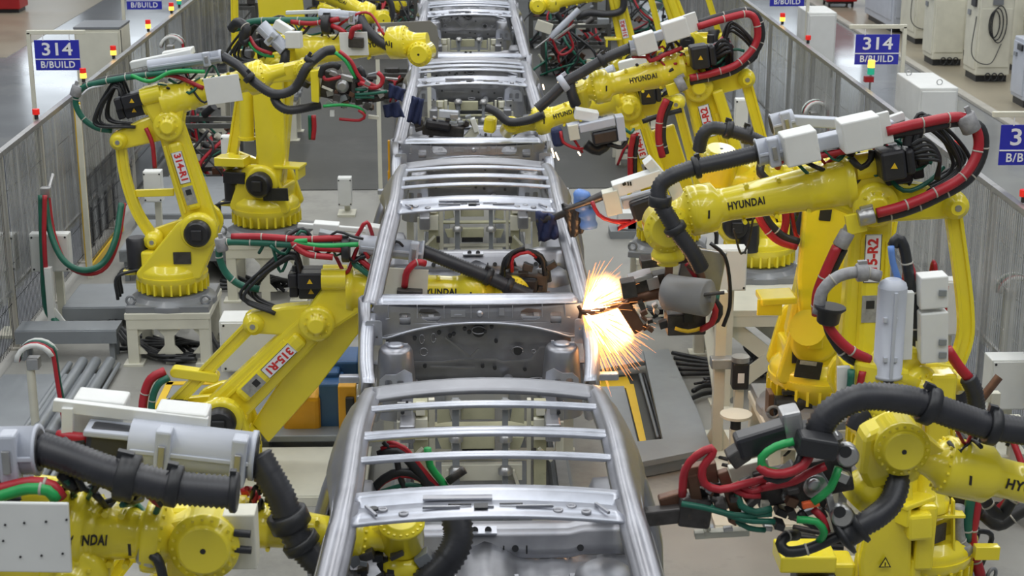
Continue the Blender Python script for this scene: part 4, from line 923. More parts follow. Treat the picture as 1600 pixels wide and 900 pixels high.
# ------------------------------------------------------------------ foreground left, two forearms
Yf = 6.2
q = at(110, 900, Y=Yf)
T, pl, j = robot('foreground yellow robot forearm at the lower left with a round wrist cover', (q.x - .15, Yf, .9), 0, (70, 1150), (125, 884), (-60, 895), (-100, 1160), (110, 822), (237, 836), (325, 838), text=(.17, .26), tsz=.058, sc=1.0, wr=.135, cabling=True)
LF = (T, pl, j)
stand('cream stand below the foreground left robot', q.x - .15, Yf, .9, .9, .9)
seg(T, pl, 'mounting_plate', WHITE, (-30, 838), (110, 840), .29, .02, .34, .006)
ms = MB()
for x, y in ((8, 820), (38, 817), (72, 815), (104, 812), (5, 845), (32, 870), (65, 868), (98, 865)): c = pl.p(x, y, .352); ms.cyl(c, c + pl.n * .003, .005, n=6)
ms.build('screw', BLACK, T)
conduit(T, pl, (-60, 705), (62, 703), .095, .12, (.68,))
hosing(T, pl, [(HOSE, .068, 'c', [(62, 700, .12), (110, 716, .16), (170, 738, .2), (220, 750, .22), (275, 762, .22), (370, 770, .22)]),
    (RED, .024, 's', [(-20, 770, .25), (10, 762, .25), (50, 754, .26), (82, 760, .26), (96, 778, .25)]), (GRNB, .024, 's', [(-20, 780, .27), (10, 772, .27), (45, 763, .28), (75, 766, .28), (88, 780, .27)]),
    (BLACK, .03, 's', [(95, 690, .0), (115, 720, .05), (100, 745, .1), (120, 760, .1)]), (RED, .025, 's', [(232, 765, .1), (245, 780, .12), (255, 785, .12)])])
clampband(T, pl, (183, 742), (205, 747), .2, .085, .08); clampband(T, pl, (262, 757), (276, 760), .22, .075, .05); clampband(T, pl, (360, 769), (376, 770), .22, .072, .03)
polyprism(pl, [(258, 790), (345, 790), (345, 900), (300, 930), (262, 930)], -.13, -.02).build('wrist_body', YEL, T, bevel=.03)
seg(T, pl, 'cylinder_plug', ALU, (215, 862), (248, 872), .08, .08, .1, .02)
hosing(T, pl, [(BLACK, .02, 's', [(232, 866, .12), (245, 872, .15), (252, 890, .15), (258, 920, .15)])])
# adapter plate on wrist
A_ = MB().box(pl.p(377, 838, .0), (.13, .12, .24)).build('tool_adapter', CREAM, T, bevel=.006)
for dy in (-.035, .035): MB().cyl(pl.p(366, 838, .1) + V((0, 0, dy - .02)), pl.p(392, 840, .1) + V((0, 0, dy - .02)), .016).build('alignment_pin', BLACK, A_)

q = at(250, 800, Y=7.1)
T, pl, j = robot('yellow robot arm reaching through the nearest car body from the lower left, wrist inside it', (q.x - .15, 7.05, .9), 0, (190, 1010), (320, 850), (215, 850), (90, 1010), (360, 815), (558, 838), (628, 836), text=None, sc=.76, wr=.135, wristax=(.0, -.35, 1), motors=True, cabling=True)
LG = (T, pl, j)
stand('cream stand below the robot reaching into the nearest body', q.x - .15, 7.05, .7, .5, .9)
MB().lathe(pl.p(630, 845, 0) + V((0, 0, -.07)), (0, 0, -1), [(0, .07), (.02, .105), (.10, .108), (.11, .09)], 36).build('wrist_flange', YEL, T)
MB().lathe(pl.p(626, 850, 0) + V((0, 0, -.085)), (0, 0, -1), [(0, .08), (.008, .08)], 36).build('seam', BLACK, T)
conduit(T, pl, (205, 690), (400, 712), .105, .10, (.28, .88), m=LGREY)
seg(T, pl, 'corrugated_insert', HOSE, (137, 683), (214, 692), .13, .13, .10, .03); seg(T, pl, 'conduit_cover', LGREY, (135, 668), (215, 676), .03, .15, .1)
seg(T, pl, 'cable_tray', WHITE, (84, 632), (325, 661), .055, .04, .05, .004); seg(T, pl, 'junction_box', WHITE, (118, 643), (198, 651), .19, .16, -.08, .012); seg(T, pl, 'junction_box', WHITE, (245, 657), (326, 665), .16, .16, -.02, .012); seg(T, pl, 'tray_leg', WHITE, (106, 636), (106, 676), .05, .04, .07, .004)
hosing(T, pl, [(HOSE, .07, 'c', [(402, 712, .1), (418, 740, .12), (438, 775, .14), (452, 812, .16), (470, 850, .18), (510, 890, .2), (560, 925, .2)]),
    (HOSE, .075, 'c', [(712, 805, -.05), (716, 840, .0), (700, 875, .05), (660, 915, .1)]),
    (BLACK, .03, 's', [(62, 678, .05), (90, 685, .05), (137, 690, .1)]), (RED, .024, 's', [(90, 680, .07), (137, 685, .1)]), (RED, .024, 's', [(378, 770, -.1), (395, 768, -.1), (402, 785, -.1)])])
clampband(T, pl, (446, 800), (456, 822), .155, .085, .08); clampband(T, pl, (466, 842), (480, 862), .18, .078, .05)
for m, r, pts in ((RED, .016, [(596, 702), (620, 696), (655, 728), (700, 790)]), (BLACK, .03, [(592, 712), (620, 704), (655, 738), (690, 795)]), (RED, .018, [(560, 800), (600, 752), (645, 744), (690, 775), (700, 800)]), (GRNB, .022, [(668, 700), (672, 728), (690, 752), (712, 790)]), (BLACK, .026, [(555, 800), (600, 748), (640, 738), (680, 765), (690, 800)]), (BLACK, .018, [(600, 690), (618, 712), (625, 745), (640, 780)]), (RED, .014, [(604, 690), (632, 700), (668, 742), (705, 785)]), (GRN, .014, [(590, 770), (640, 757), (690, 770)]), (DARK, .025, [(700, 752), (720, 738), (726, 734)])):
    cable([at(x, y, Y=8.6) for x, y in pts], r).build('hose', m, T)

for (T, pl, j), bx_, n_, sd in ((L1, (215, 112, 330, 140), 12, 61), (L0, (400, 372, 560, 405), 14, 62), (L2, (400, 30, 540, 55), 12, 63), (LF, (70, 752, 230, 790), 10, 64), (LG, (385, 760, 420, 800), 4, 65)): tangle(T, pl, bx_, n_, sd)
# ------------------------------------------------------------------ right side robots
def base_at(px, py, z): p = at(px, py, Z=z); return (p.x, p.y, z)
# 315-R2
bz = .70; b = (2.93, 10.4, bz)
stand('cream stand under the 315-R2 robot at right', b[0], b[1], .85, .85, bz)
T, pl, j = robot('big yellow robot labelled 315-R2 at right, welding the second body', b, 180, (1345, 600), (1360, 313), (1487, 317), (1472, 604), (1335, 282), (1088, 328), (1040, 352), sticker=('315-R2', .72, 1), text=(.235, .70), sc=1.08, rod_mid=[(1503, 545), (1508, 480)], wr=.135)
R4 = (T, pl, j)
motor(pl, 'big_drive_motor', pl.p(1372, 258, .22), V((1, 0, .18)), .095, .22, T)
for k in range(5):
    x = 1418 + k * 3; hosing(T, pl, [(BLACK, .013, 's', [(x, 232 + k * 4, .2), (1445 + k * 5, 218 + k * 8, .22), (1468, 245 + k * 3, .2), (1462 + k, 280, .15)], 'motor_cable')])
conduit(T, pl, (1235, 228), (1182, 239), .085, .12, (.55,))
seg(T, pl, 'conduit_tray', LGREY, (1225, 235), (1395, 197), .09, .12, .1)
seg(T, pl, 'junction_box', WHITE, (1223, 234), (1275, 222), .20, .20, .22, .01); seg(T, pl, 'junction_box', WHITE, (1312, 213), (1372, 200), .20, .20, .22, .01)
seg(T, pl, 'box_bracket', WHITE, (1368, 203), (1392, 197), .20, .04, .25, .004); seg(T, pl, 'box_bracket', WHITE, (1340, 205), (1412, 180), .05, .05, .06, .004)
hosing(T, pl, [(HOSE, .056, 'c', [(1183, 239, .12), (1135, 251, .15), (1085, 262, .18), (1050, 275, .2), (1032, 290, .2), (1030, 312, .22), (1042, 335, .24), (1060, 365, .25), (1082, 395, .25), (1096, 420, .22)]),
    (RED, .033, 's', [(1385, 205, .26), (1440, 192, .25), (1500, 183, .2), (1524, 200, .2), (1528, 235, .2), (1505, 275, .24), (1455, 304, .26), (1410, 322, .28), (1370, 333, .28)]),
    (BLACK, .033, 's', [(1385, 212, .22), (1440, 201, .22), (1500, 190, .16), (1532, 200, .16), (1536, 238, .16), (1513, 280, .2), (1460, 311, .22), (1415, 330, .24), (1370, 341, .24)]),
    (RED, .034, 's', [(1308, 385, .24), (1290, 425, .24), (1277, 460, .22), (1276, 492, .2)]), (BLACK, .03, 's', [(1318, 388, .2), (1300, 425, .2), (1287, 455, .18), (1283, 492, .18)]),
    (RED, .022, 's', [(1215, 262, .1), (1222, 250, .14), (1255, 248, .14), (1310, 238, .14), (1360, 228, .14)]), (BLACK, .022, 's', [(1330, 248, .14), (1345, 262, .16), (1360, 250, .14), (1362, 235, .14)])])
clampband(T, pl, (1519, 205), (1510, 185), .2, .055, .12, TAPE, 'wrap_tape'); clampband(T, pl, (1365, 335), (1345, 340), .27, .05, .1, ALU, 'hose_joint')
seg(T, pl, 'hose_bracket', YEL, (1322, 352), (1352, 345), .13, .03, .24, .004); clampband(T, pl, (1325, 362), (1312, 385), .23, .045, .11, TAPE, 'wrap_tape')
clampband(T, pl, (1093, 260), (1083, 263), .18, .066, .04); clampband(T, pl, (1032, 306), (1031, 318), .22, .066, .07); clampband(T, pl, (1052, 352), (1058, 362), .24, .066, .05)
MB().lathe(pl.p(1044, 385, .02), V((0, 0, -1)), [(0, .09), (.05, .11), (.08, .11), (.085, .07), (.12, .07)], 30).build('tool_flange', YEL, T)

# weld gun on 315-R2, welding the cowl corner
g = Plane(2.0, 10.72, 180); gx = pl.p(1060, 470)
G = thing('welding_gun', 'spot welding gun with a grey cylinder, its shank inside the bright sparks', 'welding gun', g.p(1060, 460)); 
sh = MB(); sh.tube(spline([g.p(908, 487), g.p(925, 488), g.p(960, 477), g.p(1000, 464), g.p(1050, 452)], .03), .03, 10, rf=lambda i, m: .018 + .035 * i / m); sh.build('electrode_arm', BROWN, G)
MB().tube(spline([g.p(904, 478), g.p(908, 487), g.p(906, 497)], .02), .014, 8).build('electrode_tip', BROWN, G)
seg(G, g, 'lower_electrode_arm', BROWN, (972, 472), (1000, 515), .09, .09, .02, .01); seg(G, g, 'heat_shield', DARK, (980, 437), (984, 462), .1, .12, .1, .006)
seg(G, g, 'arm_housing', DARK, (985, 446), (1050, 432), .10, .14, -.05, .01); seg(G, g, 'top_bracket', ALU, (982, 437), (1018, 425), .035, .16, -.02, .006)
seg(G, g, 'bracket_post', ALU, (1012, 445), (1030, 440), .08, .03, .05, .004)
o = MB().lathe(g.p(1042, 456, .12), (g.p(1108, 466, .30) - g.p(1042, 456, .12)).normalized(), [(0, .115), (.01, .125), (.05, .12), (.30, .125), (.31, .11), (.31, .03), (.34, .03)], 36).build('air_cylinder', mat('satin_grey_cylinder', (.26, .26, .265), .5, .1, .08, 5), G)
MB().cyl(g.p(1088, 462, .34), g.p(1132, 457, .36), .012).build('cylinder_rod', DARK, G)
seg(G, g, 'transformer', DARK, (1040, 502), (1100, 500), .15, .2, .02, .012); seg(G, g, 'transformer_cover', BLACK, (1068, 495), (1082, 494), .08, .03, .13, .005); seg(G, g, 'mount_plate', ALU, (1062, 415), (1130, 425), .28, .04, -.10, .01)
seg(G, g, 'gun_yoke', DARK, (1000, 410), (1085, 398), .06, .14, 0, .01); seg(G, g, 'yoke_leg', BROWN, (1046, 405), (1044, 440), .05, .05, .08, .005)
for k, (m, r, pts) in enumerate(((RED, .022, [(1108, 470, .2), (1118, 485, .2), (1112, 505, .2), (1095, 515, .15)]), (BLACK, .022, [(1108, 462, .15), (1125, 480, .15), (1120, 500, .15), (1100, 512, .12)]), (YEL2, .014, [(1055, 513, .15), (1075, 518, .18), (1095, 513, .15)]), (RED, .03, [(1075, 410, .12), (1085, 425, .14), (1095, 440, .12)]), (BLACK, .014, [(1110, 380, 0), (1132, 400, .05), (1140, 440, .05), (1140, 480, .0), (1130, 510, 0)]), (GRN, .014, [(1122, 460, .1), (1118, 480, .1), (1112, 500, .1)]), (BROWN, .03, [(1076, 412, .15), (1092, 425, .15), (1098, 442, .15)]))):
    cable([g.p(*t) for t in pts], r).build('gun_cable', m, G)
rr = random.Random(5); cl = 0
for k in range(16):
    x = rr.uniform(988, 1070); y = rr.uniform(478, 512); seg(G, g, 'gun_fitting', rr.choice([DARK, BROWN, BLACK, ALU]), (x, y), (x + rr.uniform(6, 16), y + rr.uniform(-6, 6)), rr.uniform(.02, .06), .06, rr.uniform(-.05, .1), .004)

# robot with wide slotted arm behind 315-R2
b = base_at(1272, 640, .66)
stand('cream stand under the robot with the slotted arm at right', b[0], b[1], .85, .85, .66)
T, pl, j = robot('yellow robot with a wide slotted lower arm behind the 315-R2 robot', b, 180, (1262, 515), (1300, 300), (1398, 300), (1360, 515), (1290, 285), (1185, 283), (1122, 262), sc=1.08, wr=.13, wristax=(.1, -.25, 1), cabling=False, smotor=False, guard=False)
R5 = (T, pl, j)
polyprism(pl, [(1255, 318), (1328, 318), (1332, 400), (1322, 520), (1250, 520), (1245, 430)], .10, .19).build('wide_arm_cover', YEL, T, bevel=.025)
seg(T, pl, 'slot', BLACK, (1294, 308), (1288, 345), .085, .02, .19, .008)
MB().cyl(pl.p(1262, 512, .26), pl.p(1262, 512, .36), .13).build('shoulder_cover', YEL, T)
seg(T, pl, 'front_plate', BLACK, (1243, 575), (1283, 580), .13, .02, .34, .002); seg(T, pl, 'plate_rating', LABEL, (1250, 566), (1276, 569), .03, .005, .352, .001)
seg(T, pl, 'motor_guard', YEL, (1185, 465), (1240, 462), .05, .26, .26, .01); seg(T, pl, 'motor_guard', YEL, (1183, 480), (1222, 480), .12, .02, .36, .006)
conduit(T, pl, (1240, 186), (1205, 195), .075, -.1, (.4,)); seg(T, pl, 'conduit_tray', LGREY, (1238, 188), (1310, 192), .07, .1, -.12)
MB().lathe(pl.p(1117, 275, 0) + V((0, 0, -.08)), (0, 0, -1), [(0, .11), (.02, .14), (.08, .14), (.10, .10)], 30).build('wrist_flange', YEL, T)
hosing(T, pl, [(HOSE, .05, 'c', [(1240, 240, .1), (1195, 225, .12), (1160, 210, .15), (1115, 200, .15), (1098, 212, .15), (1092, 235, .12)]), (BLACK, .03, 's', [(1190, 250, .1), (1188, 270, .15), (1200, 282, .15)]),
    (RED, .03, 's', [(1178, 318, .2), (1192, 350, .2), (1215, 375, .2), (1245, 385, .2)]), (BLACK, .028, 's', [(1188, 318, .2), (1200, 345, .2), (1222, 368, .2), (1248, 378, .2)]), (RED, .028, 's', [(1226, 320, .1), (1228, 345, .1), (1224, 365, .1)])])
clampband(T, pl, (1172, 212), (1165, 210), .12, .06); clampband(T, pl, (1143, 204), (1136, 202), .15, .06)
g = Plane(2.0, b[1] - .25, 180)
G = thing('welding_gun', 'white and grey welding gun pointing at the blue sleeve beside the second body', 'welding gun', g.p(1000, 300))
seg(G, g, 'gun_beam', WHITE, (958, 296), (1032, 272), .09, .14, .12, .006); seg(G, g, 'gun_rail', LGREY, (972, 318), (1042, 298), .07, .10, .08, .01); seg(G, g, 'end_plate', CREAM, (944, 318), (968, 312), .17, .12, .14, .006); seg(G, g, 'top_plate', WHITE, (1016, 268), (1028, 258), .16, .15, .1, .004)
seg(G, g, 'servo_motor', MOTOR, (986, 330), (1040, 312), .14, .15, .14, .02); seg(G, g, 'rear_bracket', CREAM, (1045, 300), (1064, 292), .14, .12, .1, .006)
for k in range(2): seg(G, g, 'index_mark', INK, (981 + k * 4, 284), (982 + k * 4, 290), .01, .004, .195, 0)
seg(G, g, 'index_mark', INK, (973, 289), (978, 286), .02, .004, .195, 0)
MB().tube(spline([g.p(882, 328), g.p(910, 318), g.p(945, 304)], .03), .02, 10, rf=lambda i, m: .014 + .022 * i / m).build('electrode_arm', DARK, G)
for m, r, pts in ((RED, .014, [(925, 315, .15), (935, 335, .15), (955, 345, .15), (985, 345, .1)]), (RED, .016, [(955, 345, .1), (975, 350, .1), (965, 358, .1), (990, 345, .1), (1005, 340, .1)]), (BLACK, .016, [(1030, 330, .1), (1045, 345, .1), (1060, 330, .1)])): cable([g.p(*t) for t in pts], r).build('gun_cable', m, G)
cl = MB(); 
for x, y, rr_ in ((908, 302, .05), (912, 318, .06), (920, 335, .08), (914, 350, .07)): cl.lathe(g.p(x, y, -.05), (0, 0, 1), [(-rr_ * .9, .0), (-rr_ * .7, rr_ * .7), (0, rr_), (rr_ * .7, rr_ * .7), (rr_ * .9, 0)], 14)
tag(MB().tube(spline([g.p(912, 298, -.05), g.p(908, 315, -.05), g.p(918, 335, -.05), g.p(920, 356, -.05)], .02), .06, 12, rf=lambda i, m: .045 + .02 * abs(math.sin(i * .9))).build('protective_sleeve', LBLUE), 'crumpled light blue protective sleeve beside the right rail of the second body', 'sleeve')
t = thing('tool_arm', 'dark tool arm in navy sleeves crossing the right rail of the second body', 'tool', g.p(875, 350))
cable([g.p(945, 306, -.02), g.p(905, 322, -.1), g.p(870, 338, -.3), g.p(842, 345, -.45)], .026).build('shank', DARK, t)
for k, pts in enumerate(([(878, 318, -.2), (905, 322, -.1), (912, 362, -.1), (892, 372, -.2)], [(838, 330, -.45), (868, 336, -.3), (872, 372, -.3), (842, 378, -.45)])):
    q4 = [g.p(*t_) for t_ in pts]; rows = []
    for i in range(7): rows.append([lerp(lerp(q4[0], q4[1], i / 6), lerp(q4[3], q4[2], i / 6), k_ / 7) + V((0, .03 * math.sin(i * 2 + k_), 0)) for k_ in range(8)])
    MB().grid(rows).build('sleeve', NAVY if k else DARK, t, solid=.02)
# 314-R2 and neighbour
b = (2.67, 14.5, .86)
stand('cream cross braced stand under the 314-R2 robot', 2.62, 14.1, .98, 1.45, .86, brace=True)
T, pl, j = robot('yellow robot labelled 314-R2 on the cross braced stand, forearm lettered', b, 180, (1142, 340), (1088, 132), (1164, 121), (1222, 335), (1072, 106), (935, 136), (905, 150), sticker=('314-R2', .75, 1), text=(.24, .50), sc=.98, wr=.10, wristax=(-.2, -.35, .9))
R3 = (T, pl, j)
polyprism(pl, [(1085, 190), (1130, 150), (1150, 200), (1180, 330), (1120, 340), (1100, 260)], -.16, -.1).build('arm_web', YEL, T, bevel=.012)
seg(T, pl, 'second_arm_rib', YEL, (1120, 140), (1175, 310), .10, .08, .12, .02)
motor(pl, 'big_drive_motor', pl.p(1078, 90, .2), V((1, 0, .15)), .10, .22, T)
MB().cyl(pl.p(1170, 392, .25), pl.p(1170, 350, .25), .095).build('black_motor', MOTOR, T)
conduit(T, pl, (1000, 74), (984, 76), .07, .1, ()); seg(T, pl, 'junction_box', WHITE, (992, 72), (1024, 62), .17, .15, .15, .01); seg(T, pl, 'junction_box', WHITE, (1036, 52), (1074, 40), .17, .15, .15, .01); seg(T, pl, 'conduit_tray', LGREY, (1010, 62), (1090, 36), .08, .1, .08); seg(T, pl, 'box_bracket', WHITE, (1072, 38), (1090, 32), .16, .05, .18, .004)
hosing(T, pl, [(HOSE, .05, 'c', [(984, 75, .1), (945, 92, .12), (910, 113, .14), (885, 128, .15), (862, 150, .15), (840, 170, .15)]), (HOSE, .05, 'c', [(890, 126, .12), (893, 145, .14), (900, 165, .12)]),
    (RED, .032, 's', [(1090, 42, .2), (1130, 30, .2), (1170, 22, .15), (1183, 40, .15), (1180, 70, .15), (1152, 100, .2), (1115, 114, .22), (1078, 122, .22)]), (BLACK, .03, 's', [(1090, 36, .15), (1130, 24, .15), (1172, 17, .1), (1189, 40, .1), (1186, 72, .1), (1155, 106, .15), (1118, 120, .18), (1078, 128, .18)]),
    (RED, .032, 's', [(1042, 155, .2), (1032, 180, .2), (1029, 215, .2), (1035, 245, .18)]), (BLACK, .028, 's', [(1048, 158, .17), (1038, 185, .17), (1036, 215, .17), (1041, 240, .16)]), (BLACK, .022, 's', [(1004, 190, .1), (1030, 181, .12), (1065, 172, .12)]), (RED, .02, 's', [(1012, 84, .12), (1016, 95, .14), (1040, 85, .14), (1065, 75, .12)]), (RED, .022, 's', [(1186, 330, -.1), (1196, 365, -.1), (1215, 380, -.1)])])
clampband(T, pl, (1070, 128), (1062, 132), .2, .06, .08, TAPE, 'wrap_tape'); seg(T, pl, 'hose_bracket', YEL, (1042, 142), (1060, 136), .1, .03, .2, .004); clampband(T, pl, (945, 92), (940, 95), .12, .06); clampband(T, pl, (885, 127), (879, 131), .14, .07, .06, LGREY)
for k in range(4): hosing(T, pl, [(BLACK, .014, 's', [(1112, 80 + k * 4, .15), (1128 + k * 4, 62 + k * 6, .2), (1142, 75 + k * 4, .15), (1144, 100, .1)], 'motor_cable')])
g = Plane(1.5, 14.2, 180)
G = thing('welding_gun', 'aluminium welding gun below the wrist, next to the third body right rail', 'welding gun', g.p(930, 205))
seg(G, g, 'gun_beam', LGREY, (905, 200), (960, 188), .07, .12, .12, .006); seg(G, g, 'end_plate', CREAM, (888, 207), (904, 204), .13, .12, .12, .006); seg(G, g, 'gun_rail', LGREY, (886, 198), (905, 194), .04, .1, .1, .004); seg(G, g, 'top_plate', LGREY, (967, 180), (972, 218), .07, .16, .1, .006); seg(G, g, 'servo_motor', MOTOR, (925, 216), (965, 208), .12, .15, .1, .02); seg(G, g, 'gun_mount', WHITE, (898, 176), (934, 182), .09, .14, .05, .01)
seg(G, g, 'tip_cover', NAVY, (862, 215), (880, 212), .16, .14, .08, .03)
for m, r, pts in ((RED, .014, [(876, 205, .15), (880, 222, .15), (900, 232, .15), (910, 232, .1)]), (RED, .012, [(895, 215, .15), (910, 238, .1)]), (BLACK, .05, [(915, 225, .0), (935, 235, .0), (950, 222, .0)]), (BLACK, .02, [(950, 225, .1), (972, 230, .1), (980, 215, .1)]), (GRN, .014, [(975, 200, .1), (985, 208, .1), (990, 202, 0)])): cable([g.p(*t) for t in pts], r).build('gun_cable', m, G)

b = (2.02, 15.9, .7)
stand('cream stand under the robot reaching into the third body', b[0], b[1], .7, .7, .7)
T, pl, j = robot('yellow robot labelled 314-R4 reaching into the third body', b, 168, (1032, 320), (985, 165), (1058, 160), (1100, 318), (975, 150), (845, 188), (796, 200), sticker=('314-R4', .64, 1), text=(.25, .68), sc=.95, wr=.085, wristax=(.2, -.8, .5))
motor(pl, 'big_drive_motor', pl.p(1000, 148, .2), V((1, 0, .1)), .09, .2, T)
seg(T, pl, 'arm_web', YEL, (1030, 200), (1062, 300), .30, .06, -.1, .02)
seg(T, pl, 'tool_mount', YEL, (757, 193), (775, 196), .16, .14, .05, .03)
seg(T, pl, 'conduit_box', WHITE, (968, 106), (1010, 96), .12, .12, .05, .01); conduit(T, pl, (960, 108), (918, 124), .05, .05, ())
hosing(T, pl, [(HOSE, .045, 'c', [(850, 178, .15), (825, 188, .15), (795, 190, .16), (775, 175, .16), (760, 168, .15)]), (RED, .028, 's', [(990, 210, .15), (985, 240, .15), (985, 285, .12)]), (BLACK, .025, 's', [(996, 212, .12), (992, 245, .12), (992, 285, .1)])])
g = Plane(.3, 16.95, 180)
G = thing('clamping_tool', 'dark gripper tool with a pale blue block inside the third body', 'tool', g.p(690, 200))
seg(G, g, 'tool_bar', DARK, (660, 200), (725, 205), .12, .16, 0, .02); seg(G, g, 'pale_block', LGREY, (686, 177), (716, 179), .07, .1, .05, .006); seg(G, g, 'cream_block', CREAM, (732, 205), (742, 214), .14, .1, .05, .006); seg(G, g, 'clamp_plate', WHITE, (738, 185), (745, 205), .05, .1, .1, .004); seg(G, g, 'motor_housing', MOTOR, (665, 192), (705, 198), .10, .12, .08, .03)
rr = random.Random(9)
for k in range(16): x = rr.uniform(645, 740); y = rr.uniform(180, 212); seg(G, g, 'tool_fitting', rr.choice([DARK, DARK, ALU, BLACK, MGREY]), (x, y), (x + rr.uniform(5, 14), y + rr.uniform(-4, 4)), rr.uniform(.02, .07), .08, rr.uniform(-.05, .12), .004)

# far right robots
b = base_at(985, 130, .65)
T, pl, j = robot('far yellow robot at the top right of the car line with a lettered lower arm', b, 180, (985, 92), (958, -25), (1010, -30), (1040, 88), (940, -15), (862, 5), (840, 8), sticker=('316-R2', .42, 1), sc=1.0)
stand('cream stand under the far robot at the top right', b[0], b[1], .8, .8, .65)
hosing(T, pl, [(HOSE, .06, 'c', [(975, -10, .2), (972, 15, .2), (950, 22, .2), (920, 20, .2), (900, 28, .2)]), (RED, .02, 's', [(895, 30, .2), (885, 50, .2), (870, 60, .2)]), (RED, .02, 's', [(862, 60, .2), (875, 85, .2), (895, 75, .2), (888, 50, .2)])])
g = Plane(1.5, b[1] - .3, 180)
G = thing('welding_gun', 'slim grey welding gun held diagonally at the far top right of the bodies', 'welding gun', g.p(870, 40))
MB().cyl(g.p(905, 15), g.p(860, 58), .05).build('gun_body', LGREY, G); MB().cyl(g.p(862, 56), g.p(836, 76), .014).build('electrode_rod', ALU, G); seg(G, g, 'gun_rail', ALU, (898, 38), (865, 62), .03, .05, .08, .004); seg(G, g, 'gun_bracket', CREAM, (838, 38), (862, 46), .16, .1, 0, .006)
b = base_at(1085, 105, .65)
T, pl, j = robot('farthest yellow robot at the top right, beside the fence', b, 180, (1070, 62), (1035, -35), (1095, -40), (1125, 58), (1020, -30), (950, -15), (930, -10), sc=1.0)

# ------------------------------------------------------------------ foreground right
b = (3.75, 7.05, .95)
stand('cream stand below the foreground right robot', b[0], b[1], .85, .85, .95)
T, pl, j = robot('foreground yellow robot forearm at the right edge with a large round wrist cover', b, 180, (2080, 1150), (2000, 880), (2150, 885), (2230, 1155), (1960, 838), (1484, 728), (1402, 690), text=(.285, .745), tsz=.07, sc=.90, wr=.135)
RF = (T, pl, j)
polyprism(pl, [(1345, 672), (1400, 645), (1440, 700), (1430, 742), (1352, 760), (1338, 730)], -.13, .05).build('wrist_body', YEL, T, bevel=.03)
w_ = MB().lathe(pl.p(1372, 752, -.05), (pl.p(1330, 795, -.05) - pl.p(1372, 752, -.05)).normalized(), [(0, .10), (.05, .115), (.10, .115), (.11, .09), (.15, .085)], 36); w_.build('wrist_flange', YEL, T)
bolts(MB(), pl.p(1352, 772, -.05), (pl.p(1330, 795, -.05) - pl.p(1372, 752, -.05)).normalized(), .10, 18, .007, .02).build('bolt_ring', YEL, T)
hosing(T, pl, [(HOSE, .066, 'c', [(1640, 680, .1), (1590, 672, .12), (1540, 664, .14), (1490, 648, .16), (1440, 630, .18), (1400, 622, .2), (1350, 620, .2), (1312, 634, .2), (1288, 655, .2), (1278, 676, .2)]),
    (HOSE, .058, 'c', [(1398, 725, -.02), (1402, 755, .05), (1392, 785, .12), (1368, 808, .18), (1340, 824, .2)]),
    (BLACK, .026, 's', [(1335, 828, .2), (1300, 842, .2), (1262, 858, .2), (1230, 862, .2), (1220, 850, .18), (1228, 838, .15), (1245, 836, .1)]),
    (BLACK, .03, 's', [(1640, 745, -.2), (1590, 770, -.2), (1565, 805, -.2), (1545, 790, -.2), (1535, 770, -.2)])])
clampband(T, pl, (1460, 637), (1448, 632), .175, .08, .06); clampband(T, pl, (1558, 668), (1545, 665), .14, .078, .05)
MB().lathe(pl.p(1279, 672, .2), (pl.p(1272, 696, .2) - pl.p(1279, 672, .2)).normalized(), [(0, .11), (.01, .115), (.02, .085), (.09, .085), (.10, .07)], 28).build('hose_cuff', BLACK, T)
MB().lathe(pl.p(1345, 818, .2), (pl.p(1322, 832, .2) - pl.p(1345, 818, .2)).normalized(), [(0, .085), (.02, .09), (.03, .07), (.08, .07), (.085, .1), (.10, .1), (.12, .04)], 28).build('hose_cuff', BLACK, T)
# gripper gun of the foreground right robot
g = Plane(1.5, 6.95, 180)
G = thing('gripper_gun', 'large multi arm welding gripper with red and green hoses reaching the nearest body', 'gripper', g.p(1180, 760))
seg(G, g, 'main_plate', DARK, (1180, 765), (1330, 735), .18, .05, -.05, .01); seg(G, g, 'hose_block', BLACK, (1245, 690), (1305, 700), .09, .12, .22, .012)
seg(G, g, 'servo_motor', MOTOR, (1150, 698), (1235, 672), .11, .12, .10, .02); seg(G, g, 'motor_flange', ALU, (1222, 668), (1252, 662), .17, .13, .10, .015); seg(G, g, 'motor_end', DARK, (1145, 700), (1160, 720), .09, .1, .1, .01)
MB().tube([g.p(1008, 806), g.p(1055, 802), g.p(1085, 795)], .035, 4).build('lower_shank', DARK, G)
seg(G, g, 'shank', DARK, (1006, 808), (1080, 800), .075, .07, .05, .01); seg(G, g, 'shank_upper', BROWN, (1030, 785), (1075, 772), .06, .06, .0, .01); seg(G, g, 'shank_joint', DARK, (1060, 795), (1110, 800), .14, .10, .05, .015)
seg(G, g, 'copper_bracket', BROWN, (1068, 745), (1120, 735), .10, .06, .05, .006); seg(G, g, 'copper_strut', BROWN, (1128, 735), (1150, 800), .05, .05, .08, .006); seg(G, g, 'copper_strut', BROWN, (1080, 740), (1088, 780), .05, .05, .06, .006)
seg(G, g, 'cream_bar', CREAM, (1085, 835), (1170, 830), .03, .05, .0, .004); seg(G, g, 'cream_bar', CREAM, (1140, 740), (1200, 725), .07, .05, -.08, .004)
seg(G, g, 'centre_block', DARK, (1230, 770), (1260, 745), .2, .1, .02, .01); MB().lathe(g.p(1272, 757, .1), g.n, [(0, .03), (.02, .03), (.02, .015)], 20).lathe(g.p(1272, 757, .06), g.n, [(0, .055), (.03, .055)], 20).build('round_port', ALU, G)
seg(G, g, 'grey_frame', MGREY, (1240, 775), (1290, 745), .13, .04, .04, .008)
